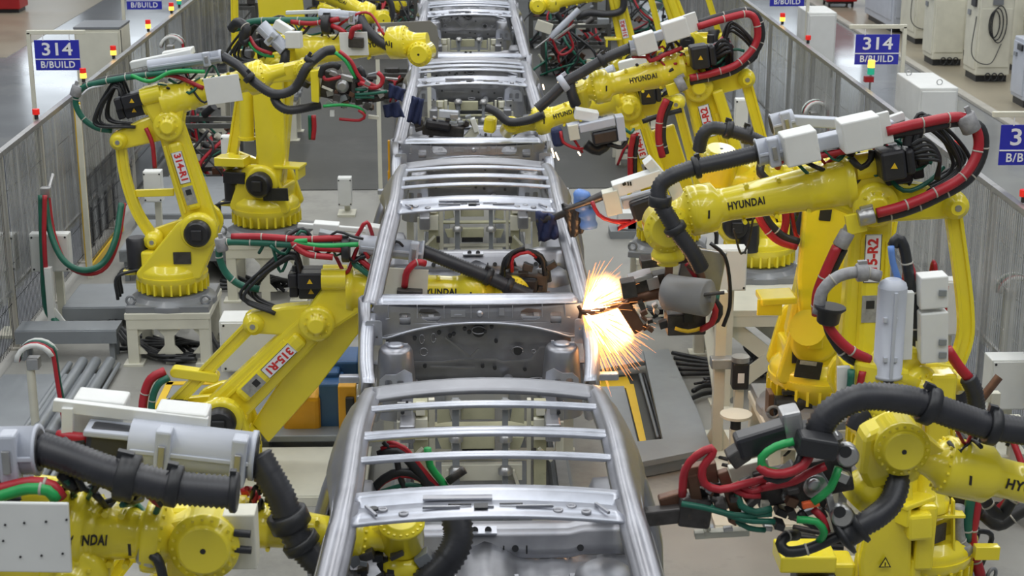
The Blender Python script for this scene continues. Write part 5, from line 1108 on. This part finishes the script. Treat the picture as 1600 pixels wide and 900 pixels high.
for cx, cy in ((1321, 706), (1312, 800)): MB().lathe(g.p(cx, cy, .1), g.n, [(0, .05), (.06, .05), (.065, .04)], 22).box(g.p(cx - 12, cy - 6, .1), (.03, .05, .14), u=(1, 0, .3)).build('quick_coupler', ALU, G); MB().lathe(g.p(cx, cy, .165), g.n, [(0, .028), (.004, .028)], 16).build('coupler_bore', BLACK, G)
seg(G, g, 'orange_fitting', mat('orange_fitting_plastic', (.8, .13, .03), .4), (1253, 790), (1280, 785), .03, .03, .15, .006)
HS = ((RED, .023, [(1066, 775, .1), (1070, 735, .12), (1088, 712, .14), (1112, 700, .15), (1112, 712, .15), (1098, 730, .15), (1100, 755, .15), (1125, 765, .15), (1160, 757, .15), (1195, 748, .12)]), (RED, .026, [(1268, 705, .22), (1255, 728, .24), (1225, 740, .24), (1198, 738, .24), (1187, 728, .22)]), (GRNB, .024, [(1240, 690, .22), (1212, 698, .22), (1190, 715, .22), (1195, 733, .22), (1215, 738, .2)]), (BLACK, .024, [(1255, 705, .2), (1240, 738, .22), (1215, 750, .22), (1195, 742, .2)]),
    (RED, .024, [(1290, 728, .15), (1262, 740, .15), (1240, 752, .14), (1175, 765, .12)]), (GRNB, .024, [(1310, 730, .14), (1298, 762, .15), (1270, 785, .15)]), (RED, .018, [(1150, 755, .12), (1175, 768, .14), (1190, 762, .14)]), (RED, .018, [(1140, 760, .12), (1165, 774, .14), (1188, 774, .14)]),
    (GRN, .018, [(1065, 787, .12), (1100, 793, .14), (1150, 805, .14), (1205, 803, .12)]), (GRN, .018, [(1110, 792, .12), (1160, 812, .14), (1210, 815, .12)]), (GRN, .016, [(1140, 808, .1), (1170, 825, .12), (1195, 828, .1)]), (GRN, .02, [(1152, 768, .12), (1158, 790, .14), (1180, 800, .14), (1205, 795, .12)]),
    (GRNB, .022, [(1245, 812, .15), (1275, 815, .16), (1288, 832, .15), (1280, 845, .1)]), (RED, .022, [(1270, 795, .12), (1285, 810, .14), (1292, 830, .12)]), (RED, .02, [(1250, 860, .1), (1275, 855, .1), (1290, 842, .1)]), (BLACK, .022, [(1250, 800, .1), (1268, 820, .1), (1290, 822, .1)]))
for m, r, pts in HS: cable([g.p(*t) for t in pts], r * .82).build('hose', m, G)
rr = random.Random(11)
for k in range(46):
    x = rr.uniform(1085, 1315); y = 770 + (x - 1200) * -.12 + rr.uniform(-24, 52); seg(G, g, 'clamp_fitting', rr.choice([DARK, DARK, BROWN, ALU, BLACK, MGREY, CREAM]), (x, y), (x + rr.uniform(6, 20), y + rr.uniform(-8, 8)), rr.uniform(.015, .06), rr.uniform(.03, .09), rr.uniform(-.06, .1), .004)

# vertical robot behind the foreground wrist
b = (2.62, 8.75, .62)
stand('cream stand below the upright robot with the warning triangle', b[0], b[1], .85, .85, .62)
T, pl, j = robot('upright yellow robot at lower right, warning triangle on its arm cover', b, 215, (1390, 985), (1410, 598), (1480, 590), (1470, 975), (1402, 575), (1375, 640), None, sc=.95, cabling=False, motors=False, smotor=False)
fp = Plane(b[0], b[1], 180)
polyprism(fp, [(1335, 560), (1420, 575), (1425, 780), (1420, 960), (1345, 960), (1340, 870), (1362, 770), (1335, 660)], .26, .34).build('front_arm_cover', YEL, T, bevel=.025)
c = fp.p(1383, 880, .36); MB().prism([c + V((-.035, 0, -.025)), c + V((.035, 0, -.025)), c + V((0, 0, .04))], (0, -.002, 0)).build('warning_triangle', INK, T); MB().prism([c + V((-.025, -.0025, -.019)), c + V((.025, -.0025, -.019)), c + V((0, -.0025, .028))], (0, -.001, 0)).build('triangle_face', YEL, T); MB().box(c + V((0, -.005, -.004)), (.006, .002, .022)).build('exclamation_mark', INK, T)
MB().lathe(fp.p(1455, 715, .15), (0, 0, -1), [(0, .095), (.24, .095), (.245, .12), (.30, .12)], 28).build('balance_cylinder', YEL, T)
seg(T, fp, 'side_arm', YEL, (1462, 590), (1462, 700), .14, .1, .1, .02); seg(T, fp, 'upper_arm_block', YEL, (1425, 600), (1490, 600), .16, .15, .15, .02)
seg(T, fp, 'pivot_block', YEL, (1425, 830), (1455, 830), .4, .2, .25, .02); seg(T, fp, 'pivot_link', YEL, (1435, 800), (1435, 840), .14, .1, .36, .02); seg(T, fp, 'motor_guard', YEL, (1213, 868), (1300, 868), .10, .25, .3, .012); seg(T, fp, 'shoulder_block', YEL, (1262, 900), (1330, 900), .24, .2, .2, .02); seg(T, fp, 'guarded_motor', MOTOR, (1240, 905), (1300, 905), .14, .2, .25, .01)
seg(T, fp, 'hose_shelf', YEL, (1455, 802), (1505, 802), .02, .1, .2, .004); seg(T, fp, 'hose_shelf', YEL, (1522, 862), (1560, 862), .08, .06, .2, .004)
seg(T, fp, 'hose_post', YEL, (1489, 780), (1489, 900), .012, .05, .22, .002)
o = conduit(T, fp, (1395, 448), (1386, 588), .078, .30, ())
for yy in (500, 562):
    for xx in (1380, 1396): seg(T, fp, 'rivet_plate', LGREY, (xx, yy), (xx + 6, yy), .03, .02, .375, .004)
MB().lathe(fp.p(1395, 450, .30), (0, 0, 1), [(0, .078), (.03, .07), (.05, .04)], 24).build('conduit_cap', LGREY, o)
seg(T, fp, 'junction_box', WHITE, (1456, 428), (1456, 478), .15, .12, .25, .008); seg(T, fp, 'junction_box', WHITE, (1456, 484), (1456, 562), .15, .12, .25, .008); seg(T, fp, 'box_rail', WHITE, (1420, 455), (1416, 560), .05, .05, .28, .004)
for y in (458, 535, 555): seg(T, fp, 'latch', MGREY, (1467, y), (1479, y), .035, .01, .32, .002)
seg(T, fp, 'white_panel', WHITE, (1318, 572), (1318, 612), .07, .03, .3, .004)
hosing(T, fp, [(HOSE, .055, 'c', [(1386, 588, .3), (1382, 612, .3), (1370, 632, .3), (1345, 648, .3), (1335, 668, .3)]),
    (TAPE, .032, 's', [(1278, 490, .3), (1285, 455, .3), (1310, 432, .3), (1345, 425, .3), (1375, 432, .3)]), (RED, .028, 's', [(1290, 502, .32), (1305, 525, .32), (1330, 548, .32), (1358, 562, .3)]), (BLACK, .03, 's', [(1292, 500, .28), (1300, 525, .28), (1322, 555, .28), (1350, 570, .26)]),
    (BLACK, .03, 's', [(1395, 385, .2), (1402, 372, .2), (1412, 385, .2), (1420, 430, .2), (1428, 490, .2), (1430, 530, .2)]), (LBLUE, .018, 's', [(1392, 385, .24), (1395, 410, .24), (1405, 440, .24)]), (RED, .026, 's', [(1408, 376, .18), (1418, 410, .18), (1430, 445, .18), (1432, 470, .18)]),
    (RED, .03, 's', [(1480, 545, .2), (1498, 572, .2), (1515, 592, .2)]), (HOSE, .05, 'c', [(1512, 590, .2), (1522, 610, .2), (1526, 640, .2), (1522, 665, .2)]), (RED, .032, 's', [(1528, 770, .1), (1522, 810, .1), (1518, 845, .1), (1532, 900, .1)]), (GRN, .03, 's', [(1518, 770, .12), (1512, 810, .12), (1510, 845, .12)]), (TAPE, .035, 's', [(1498, 790, .15), (1496, 820, .15), (1502, 850, .15), (1515, 862, .15)]), (GRN, .02, 's', [(1330, 578, .34), (1329, 600, .34), (1325, 618, .34)]), (RED, .02, 's', [(1348, 580, .34), (1342, 608, .34)]), (BLACK, .045, 's', [(1640, 775, 0), (1590, 800, 0), (1560, 818, 0), (1535, 800, 0)])])
MB().lathe(fp.p(1297, 478, .32), (fp.p(1293, 505, .32) - fp.p(1297, 478, .32)).normalized(), [(0, .085), (.01, .088), (.03, .065), (.09, .06), (.10, .05)], 26).build('hose_cuff', BLACK, T)
clampband(T, fp, (1338, 426), (1352, 425), .3, .045, .06, TAPE, 'wrap_tape'); clampband(T, fp, (1503, 850), (1500, 868), .15, .05, .06, TAPE, 'wrap_tape')

for (T_, pl_, j_), bx_, n_, sd in ((R4, (1225, 228, 1400, 268), 18, 71), (R3, (985, 75, 1110, 105), 14, 72), (R5, (1120, 300, 1230, 360), 8, 73), (R4, (1395, 440, 1460, 560), 8, 74), (RF, (1470, 650, 1600, 700), 6, 75)): tangle(T_, pl_, bx_, n_, sd)
# ================================================================== SPARKS
g = Plane(2.0, 10.78, 180); P0 = g.p(909, 487)
def streaks(name, label, m, n, seed, lo, hi, r, angs):
    rr = random.Random(seed); mb = MB()
    for i in range(n):
        a0, a1 = rr.choice(angs); a = math.radians(rr.uniform(a0, a1)); e = rr.gauss(0, .35)
        d = V((math.cos(a) * math.cos(e), math.sin(e), math.sin(a) * math.cos(e))); s0 = rr.uniform(.02, .22) if hi > .3 else rr.uniform(0, .1); L = rr.uniform(lo, hi) * (1 - .3 * abs(e)); pts = []
        for k in range(5):
            t = s0 + L * k / 4; pts.append(P0 + d * t + V((0, 0, -.35 * t * t)))
        mb.tube(pts, r, 4, rf=lambda i_, m_: r * (1 - .75 * i_ / (m_ - 1)))
    o = mb.build(name, m); tag(o, label, 'sparks', None, 'stuff'); return o
streaks('spark_shower', 'orange spark streaks fanning out from the weld at the second body cowl corner', SPARK, 620, 3, .10, .36, .0017, [(15, 80), (-75, 0), (-62, -8), (-80, -20)])
streaks('hot_spark_core', 'white hot dense sparks right at the weld point of the second body', SPARKW, 320, 4, .05, .30, .0030, [(20, 70), (-60, 10), (-40, 0)])
def glow(name, label, c, rad, strength, color, sx=1):
    m = bpy.data.materials.new(name); m.use_nodes = True; nt = m.node_tree; N = nt.nodes; L = nt.links; N.remove(N['Principled BSDF'])
    tc = N.new('ShaderNodeTexCoord'); ln = N.new('ShaderNodeVectorMath'); ln.operation = 'LENGTH'; L.new(tc.outputs['Object'], ln.inputs[0])
    no = N.new('ShaderNodeTexNoise'); no.inputs['Scale'].default_value = 7; L.new(tc.outputs['Object'], no.inputs[0])
    ad = N.new('ShaderNodeMath'); ad.operation = 'MULTIPLY_ADD'; L.new(no.outputs[0], ad.inputs[0]); ad.inputs[1].default_value = rad * .7; L.new(ln.outputs['Value'], ad.inputs[2])
    mr = N.new('ShaderNodeMapRange'); L.new(ad.outputs[0], mr.inputs[0]); mr.inputs[1].default_value = rad * 1.12; mr.inputs[2].default_value = rad * .45; mr.inputs[3].default_value = 0; mr.inputs[4].default_value = 1
    pw = N.new('ShaderNodeMath'); pw.operation = 'POWER'; L.new(mr.outputs[0], pw.inputs[0]); pw.inputs[1].default_value = 2
    ml = N.new('ShaderNodeMath'); ml.operation = 'MULTIPLY'; L.new(pw.outputs[0], ml.inputs[0]); ml.inputs[1].default_value = strength
    em = N.new('ShaderNodeEmission'); em.inputs[0].default_value = (*color, 1); L.new(ml.outputs[0], em.inputs[1]); L.new(em.outputs[0], N['Material Output'].inputs['Volume'])
    me = bpy.data.meshes.new(name); bm = bmesh.new(); bmesh.ops.create_icosphere(bm, subdivisions=3, radius=rad); bm.to_mesh(me); bm.free(); me.materials.append(m)
    o = bpy.data.objects.new(name, me); col.objects.link(o); o.location = c; o.scale = (sx, 1, 1); tag(o, label, 'glow', None, 'stuff')
glow('weld_flash', 'blinding white orange flash below the gun shank at the second body', g.p(955, 505, -.12), .27, 260, (1, .52, .22), 1.0)
glow('weld_flare', 'orange flare above the gun shank at the second body corner', g.p(946, 455, -.12), .20, 110, (1, .48, .17), 1.0)
# stray sparks by the third body
rr = random.Random(8); mb = MB()
for x, y, dx, dy in ((862, 232, 4, 14), (868, 238, 5, 12), (848, 132, 2, 8), (903, 237, 4, 6), (872, 128, 2, 3)):
    a = at(x, y, Y=14.6); b_ = at(x + dx, y + dy, Y=14.6); mb.tube([a, (a + b_) / 2, b_], .006, 4)
tag(mb.build('stray_sparks', SPARKW), 'few short bright sparks falling beside the third body', 'sparks', None, 'stuff')

# ================================================================== GUNS AND CLUTTER
def cluster(G, g, box, n, mats, seed, w=(-.08, .12), size=(6, 16), slope=0):
    rr = random.Random(seed); x0, y0, x1, y1 = box
    for k in range(n):
        x = rr.uniform(x0, x1); y = rr.uniform(y0, y1) + (x - x0) * slope; a = rr.uniform(-.6, .6); L = rr.uniform(*size)
        seg(G, g, 'fitting', rr.choice(mats), (x, y), (x + L * math.cos(a), y + L * math.sin(a)), rr.uniform(.015, .06), rr.uniform(.02, .08), rr.uniform(*w), .003)
g = Plane(-1.0, 14.65, 0)
G = thing('gripper_gun', 'multi arm welding gripper with green and red hoses held by the 314-R1 wrist', 'gripper', g.p(560, 140))
polyprism(g, [(486, 108), (500, 106), (500, 158), (488, 156)], -.1, .1).build('mount_plate', YEL, G, bevel=.01)
seg(G, g, 'frame_plate', DARK, (502, 130), (552, 140), .24, .04, -.05, .01); seg(G, g, 'frame_bar', ALU, (515, 113), (556, 126), .04, .05, .06, .006); seg(G, g, 'frame_bar', ALU, (527, 102), (532, 115), .05, .05, .06, .006); seg(G, g, 'side_bar', CREAM, (503, 135), (520, 142), .02, .03, .1, .004); seg(G, g, 'side_bar', DARK, (553, 125), (553, 160), .04, .05, .05, .004)
MB().lathe(g.p(535, 134, .05), g.n, [(0, .06), (.04, .06), (.05, .03)], 20).build('rotary_joint', ALU, G)
seg(G, g, 'shank', DARK, (575, 143), (618, 148), .06, .06, .0, .01); seg(G, g, 'arm', DARK, (555, 160), (600, 152), .05, .08, .0, .01); seg(G, g, 'end_bracket', CREAM, (575, 182), (592, 184), .03, .05, .0, .004); seg(G, g, 'upright', WHITE, (519, 172), (519, 182), .04, .03, .1, .004); seg(G, g, 'steel_pin', ALU, (602, 122), (622, 124), .02, .02, 0, .004)
cluster(G, g, (505, 115, 600, 168), 42, [DARK, DARK, ALU, BLACK, BROWN, MGREY], 21)
for m, r, pts in ((GRNB, .018, [(524, 82, .1), (540, 95, .12), (550, 112, .12), (556, 122, .1)]), (RED, .018, [(530, 80, .1), (548, 95, .12), (558, 115, .12), (568, 128, .1)]), (RED, .02, [(590, 113, .1), (598, 122, .1), (594, 134, .1), (580, 137, .12), (562, 128, .12)]), (RED, .018, [(560, 132, .1), (575, 130, .12), (590, 137, .1)]), (RED, .016, [(502, 112, .1), (508, 124, .12), (520, 123, .12), (532, 120, .1)]), (BLACK, .03, [(502, 120, .1), (505, 106, .12), (520, 101, .12), (530, 105, .1)]),
    (GRN, .014, [(555, 148, .1), (580, 146, .12), (605, 143, .1)]), (GRN, .014, [(555, 152, .1), (585, 152, .1)]), (GRN, .014, [(555, 140, .1), (572, 140, .1), (575, 132, .1)]), (GRNB, .014, [(505, 166, .15), (535, 164, .15), (560, 168, .12), (570, 178, .1)]), (RED, .014, [(560, 172, .12), (570, 180, .12), (562, 188, .1), (530, 186, .1)]), (BLACK, .03, [(560, 105, 0), (568, 118, .0), (560, 130, 0)])): cable([g.p(*t) for t in pts], r).build('hose', m, G)
# navy blankets by the third body left rail
for lab, poly, w0 in (('dark navy weld blanket hanging outside the third body left rail', [(598, 165), (622, 158), (632, 183), (602, 183)], 0), ('navy weld blanket hanging inside the third body left rail', [(644, 150), (662, 155), (656, 195), (636, 190)], -.6), ('upper navy weld blanket beside the third body left rail', [(608, 130), (634, 140), (628, 158), (607, 152)], .1)):
    pts = [g.p(x, y, w0) for x, y in poly]; rows = []
    for i in range(9):
        a = lerp(pts[0], pts[1], i / 8); b_ = lerp(pts[3], pts[2], i / 8); rows.append([lerp(a, b_, k / 8) + V((0, .025 * math.sin(i * 1.7 + k * .4), 0)) for k in range(9)])
    tag(MB().grid(rows).build('weld_blanket', NAVY, solid=.012), lab, 'blanket', 'navy weld blankets')
# gun inside the second body, on 315-R1
g = Plane(0, 12.05, 0)
G = thing('welding_gun', 'dark welding gun inside the second body on the 315-R1 arm', 'welding gun', g.p(820, 430))
seg(G, g, 'gun_body', DARK, (785, 438), (855, 440), .16, .15, .02, .02); seg(G, g, 'gun_face', MOTOR, (800, 445), (840, 447), .12, .08, .12, .02)
for m, r, pts in ((BLACK, .02, [(785, 440, .1), (790, 405, .12), (815, 392, .12), (845, 400, .12), (852, 430, .1)]), (RED, .014, [(800, 425, .12), (802, 402, .14), (825, 394, .14), (838, 402, .12)]), (BLACK, .016, [(790, 420, .14), (800, 395, .14), (820, 388, .14)]), (BLACK, .03, [(838, 400, .05), (852, 415, .05), (856, 440, .05)])): cable([g.p(*t) for t in pts], r).build('gun_cable', m, G)
cluster(G, g, (780, 412, 858, 462), 30, [DARK, BLACK, BROWN, ALU, DARK], 22)
# gun below the nearest body's yellow wrist
g = Plane(0, 7.0, 0)
G = thing('welding_gun', 'dark gun parts under the yellow wrist in the nearest body', 'welding gun', g.p(590, 890))
cluster(G, g, (535, 868, 660, 925), 26, [DARK, BLACK, BLACK, MGREY], 23, size=(10, 26), w=(-.05, .05))
# screen panel and distant tooling
g = Plane(0, 21.0, 0)
t = thing('weld_screen', 'grey brown screen panel behind the far left wrist', 'screen', g.p(640, 90))
ROOT[t.name] = V(t.location)
pan = [g.to2(g.p(x, y)) for x, y in ((585, 92), (585, 36), (672, 32), (682, 40), (686, 60), (684, 92))]
MB().prism([g.w3(a, z, 0) for a, z in pan], g.n * .03).build('panel', mat('taupe_panel_paint', (.21, .20, .17), .5, 0, .08, 3), t, bevel=.004)
seg(t, g, 'notice', WHITE, (587, 47), (602, 47), .09, .01, .04, .001); seg(t, g, 'notice_mark', REDI, (590, 47), (599, 47), .04, .01, .043, .001)
for x in (590, 670): p = g.p(x, 92); MB().box((p.x, p.y, p.z / 2), (.05, .05, p.z)).build('post', CREAM, t)
def tooling(label, px, z, wd, h, n, seed, mats=(DARK, BLACK, MGREY, CREAM, BROWN), cream=True):
    """fixture frame: posts, cross members, valves and looped cables"""
    p = at(px[0], px[1], Z=0); t = thing('tooling_frame', label, 'frame', (p.x, p.y, 0), 'tooling frames on the cell floor'); rr = random.Random(seed)
    m0 = CREAM if cream else DGREY
    for i in (-1, 1):
        for j_ in (0, 1): MB().box((p.x + i * wd / 2, p.y + j_ * .5, h / 2), (.07, .07, h)).build('post', m0, t)
    for zz in (.12, h * .55, h - .04):
        for j_ in (0, 1): MB().box((p.x, p.y + j_ * .5, zz), (wd, .06, .06)).build('crossbar', m0, t)
    MB().bar((p.x - wd / 2, p.y, .15), (p.x + wd / 2, p.y, h - .05), .05, .03, side=(0, 1, 0)).build('brace', m0, t)
    for k in range(n):
        c = V((p.x + rr.uniform(-.5, .5) * wd, p.y + rr.uniform(-.05, .5), rr.uniform(.1, h + .05))); s = rr.uniform(.05, .16)
        if rr.random() < .5: MB().box(c, (s * 1.4, s, s)).build('valve_block', rr.choice(mats), t, bevel=.006)
        else: MB().cyl(c, c + V((rr.uniform(-.2, .2), rr.uniform(-.1, .1), rr.uniform(.02, .2))), s * .35).build('cylinder', rr.choice(mats), t)
    for k in range(max(3, n // 3)):
        a = V((p.x + rr.uniform(-.5, .5) * wd, p.y - .05, rr.uniform(.3, h))); b_ = V((p.x + rr.uniform(-.7, .7) * wd, p.y - .12, .03)); c = (a + b_) / 2 + V((rr.uniform(-.3, .3), -.12, rr.uniform(-.1, .15)))
        cable([a, c, b_], rr.choice((.012, .018, .024))).build('cable', rr.choice((BLACK, BLACK, RED, GRN)), t)
    return t
tooling('dark tooling frame beyond the third body at upper left', (612, 82), 0, 1.0, 1.1, 44, 31, cream=False)
tooling('dark tooling frame left of the fourth body at the photo top', (600, 40), 0, 1.4, 1.5, 60, 32, cream=False)
tooling('dark tooling frame right of the third body', (900, 118), 0, 1.2, .95, 44, 33, cream=False)
tooling('dark tooling frame right of the fourth body', (880, 75), 0, 1.3, 1.1, 50, 34, cream=False)
tooling('cream frame with cables right of the 314-R4 robot base', (955, 165), 0, .7, .7, 16, 35)
tooling('dark frame with tangled cables behind the 314-R1 robot', (330, 290), 0, .7, .85, 22, 36, cream=False)
tooling('dark tooling frame between two left robots beyond 314-R1', (305, 215), 0, .9, .9, 22, 37)
tooling('dark tooling frame far up by the left fence', (362, 110), 0, .9, 1.2, 22, 38, cream=False)
tooling('cream tooling frame left of the yellow robot label 314-R4', (985, 258), 0, .35, .75, 10, 39)
tooling('low dark frame in front of the small pedestal box', (640, 160), 0, .8, .5, 12, 40, cream=False)
tooling('dark frame under the arms of the far right robots', (1010, 60), 0, 1.6, 1.5, 56, 41, cream=False)
tooling('cream frame by the lower right edge behind the yellow arm', (1500, 800), 0, .7, .75, 16, 42)
# control box below the pedestal etc
q = at(475, 470, Y=13.4); service_box('white box between the 315-R1 motors and the cream table', (q.x - .45, q.y, .62), (.5, .3, .45), post=True)
q = at(290, 600, Z=.0)
# tip dresser posts at right
q = at(1122, 745, Z=0)
t = thing('dresser_stand', 'cream post with silver clamp and black motor in front of the cross braced stand', 'stand', (1.93, 12.3, 0))
def W(px, py, Y): return at(px, py, Y=Y)
a = W(1128, 455, 12.3); MB().box((a.x, 12.3, a.z / 2), (.085, .085, a.z)).box((a.x, 12.3, .02), (.3, .3, .04)).build('post', CREAM, t, bevel=.004)
for dx in (-1, 1): MB().prism([V((a.x + dx * .04, 12.28, .04)), V((a.x + dx * .14, 12.28, .04)), V((a.x + dx * .04, 12.28, .24))], (0, .02, 0)).build('gusset', CREAM, t)
c = W(1128, 566, 12.22); MB().box(c + V((.02, 0, 0)), (.22, .12, .08)).build('clamp', ALU, t, bevel=.01)
c = W(1156, 585, 12.15); MB().box(c, (.13, .12, .22)).build('motor', MOTOR, t, bevel=.015); MB().box(c + V((0, -.063, -.01)), (.05, .004, .08)).build('motor_label', SIGNW, t); MB().cyl(c + V((0, 0, .11)), c + V((0, 0, .15)), .07).build('motor_flange', ALU, t); MB().box(c + V((0, .02, -.25)), (.07, .07, .28)).build('sub_post', CREAM, t)
t = thing('round_table_stand', 'small round cream disc on a post beside the black motor', 'stand', (2.0, 11.6, 0))
c = W(1150, 650, 11.6); MB().cyl(c, c + V((0, 0, .02)), .12, n=28).build('disc', CREAM, t); MB().cyl(c, c + V((0, 0, -.12)), .04).build('hub', BLACK, t); MB().box((c.x, c.y, (c.z - .1) / 2), (.08, .08, c.z - .1)).box((c.x, c.y, .015), (.25, .25, .03)).build('post', CREAM, t)
t = thing('dresser_motor', 'black horizontal motor with silver bracket above the gripper at right', 'motor', (2.2, 11.3, 0))
c = W(1215, 633, 11.3); MB().cyl(c + V((-.02, 0, 0)), c + V((.24, 0, .01)), .07).build('motor', MOTOR, t); MB().box(c + V((-.06, 0, 0)), (.04, .14, .22)).build('bracket', BROWN, t, bevel=.006); MB().box(c + V((.28, 0, .02)), (.10, .14, .16)).build('gearbox', ALU, t, bevel=.02); MB().box(c + V((.08, 0, .10)), (.10, .05, .03)).build('plug', BLACK, t); MB().box((c.x + .1, c.y + .02, (c.z - .07) / 2), (.09, .09, c.z - .07)).box((c.x + .1, c.y, .015), (.3, .25, .03)).build('post', CREAM, t)
cable([c + V((-.05, -.05, -.1)), c + V((-.1, -.08, -.25)), c + V((.05, -.1, -.35)), c + V((.15, -.05, -.2))], .012).build('cable', BLACK, t)
deck('cream base plate under the dresser posts at right', 1.78, 2.7, 10.9, 12.75, .03, m=CREAM, legs=False, thick=.025, name='base_plate')
q = at(1140, 418, Y=13.2); service_box('white box hanging in front of the yellow 314-R2 turret', (q.x, q.y, q.z), (.26, .16, .36))
q = at(985, 368, Z=.0); 
t = thing('pedestal_box', 'white and grey box on the floor right of the blue sleeve', 'box', (q.x, q.y, 0)); MB().box((q.x - .05, q.y, .2), (.22, .2, .2)).build('cover', WHITE, t, bevel=.006); MB().box((q.x + .1, q.y + .02, .16), (.3, .24, .14)).build('body', MGREY, t, bevel=.01); MB().box((q.x, q.y, .045), (.5, .3, .09)).build('plinth', MGREY, t)
# loose cable bundles on the floor
def bundle(label, pts, n, seed, mats=(BLACK,), r=(.012, .02), spread=.08):
    t = thing('cable_bundle', label, 'cables', at(pts[0][0], pts[0][1], Z=0), 'floor cable bundles'); rr = random.Random(seed)
    for k in range(n):
        o_ = V((rr.uniform(-1, 1) * spread, rr.uniform(-1, 1) * spread, 0)); P_ = [at(x, y, Z=.03 + .02 * rr.random()) + o_ + V((rr.uniform(-1, 1), rr.uniform(-1, 1), 0)) * spread * .5 + V((0, 0, rr.random() * .05)) for x, y in pts]
        cable(P_, rr.uniform(*r)).build('cable', rr.choice(mats), t)
bundle('black cables running from the 314-R1 table to the floor pipes', [(168, 480), (180, 510), (205, 540), (250, 560), (300, 560)], 9, 51)
bundle('tangle of black cables on the floor right of the 314-R1 turret', [(345, 330), (330, 370), (350, 420), (385, 445)], 8, 52, r=(.015, .025))
bundle('dark cable loops on the floor behind the 314-R1 robot', [(300, 180), (325, 220), (310, 260), (345, 300), (330, 330)], 9, 53, mats=(BLACK, BLACK, RED))
bundle('black cables under the cross braced stand', [(1090, 600), (1140, 590), (1190, 560), (1230, 545)], 7, 54)
bundle('cables on the floor left of the lower right robot', [(1340, 560), (1300, 640), (1260, 700), (1240, 760)], 5, 55)
bundle('red and black cables beside the gripper at lower right edge', [(1490, 760), (1540, 790), (1600, 800), (1640, 830)], 6, 56, mats=(BLACK, RED, BLACK))
bundle('black cables looping below the 315-R1 elbow', [(330, 500), (360, 560), (400, 590), (440, 560)], 6, 58)
tag(MB().box(at(610, 245, Y=17.0) + V((0, 0, 0)), (.05, .05, .35)).box(at(610, 252, Y=17.0) + V((0, 0, -.6)), (.06, .06, 1.0)).build('orange_post', ORG, bevel=.006), 'small orange post standing left of the third body cowl', 'post')
tag(MB().box((2.85, 8.1, .18), (.4, .3, .36)).build('dark_box', MGREY, bevel=.02), 'dark grey box on the floor at the lower right corner', 'box')

t = thing('white_bracket_frame', 'white angled bracket frame at floor level below the white box by left fence', 'frame', (-3.95, 15.5, 0))
a = at(82, 500, Y=15.45); MB().box((a.x, 15.45, .35), (.07, .07, .7)).build('upright', WHITE, t, bevel=.004)
b_ = at(140, 500, Y=15.45); MB().box(((a.x + b_.x) / 2, 15.45, .06), (b_.x - a.x, .08, .07)).build('foot_bar', WHITE, t, bevel=.004)
MB().prism([V((a.x + .03, 15.43, .1)), V((a.x + .16, 15.43, .1)), V((a.x + .03, 15.43, .3))], (0, .03, 0)).build('gusset', WHITE, t)
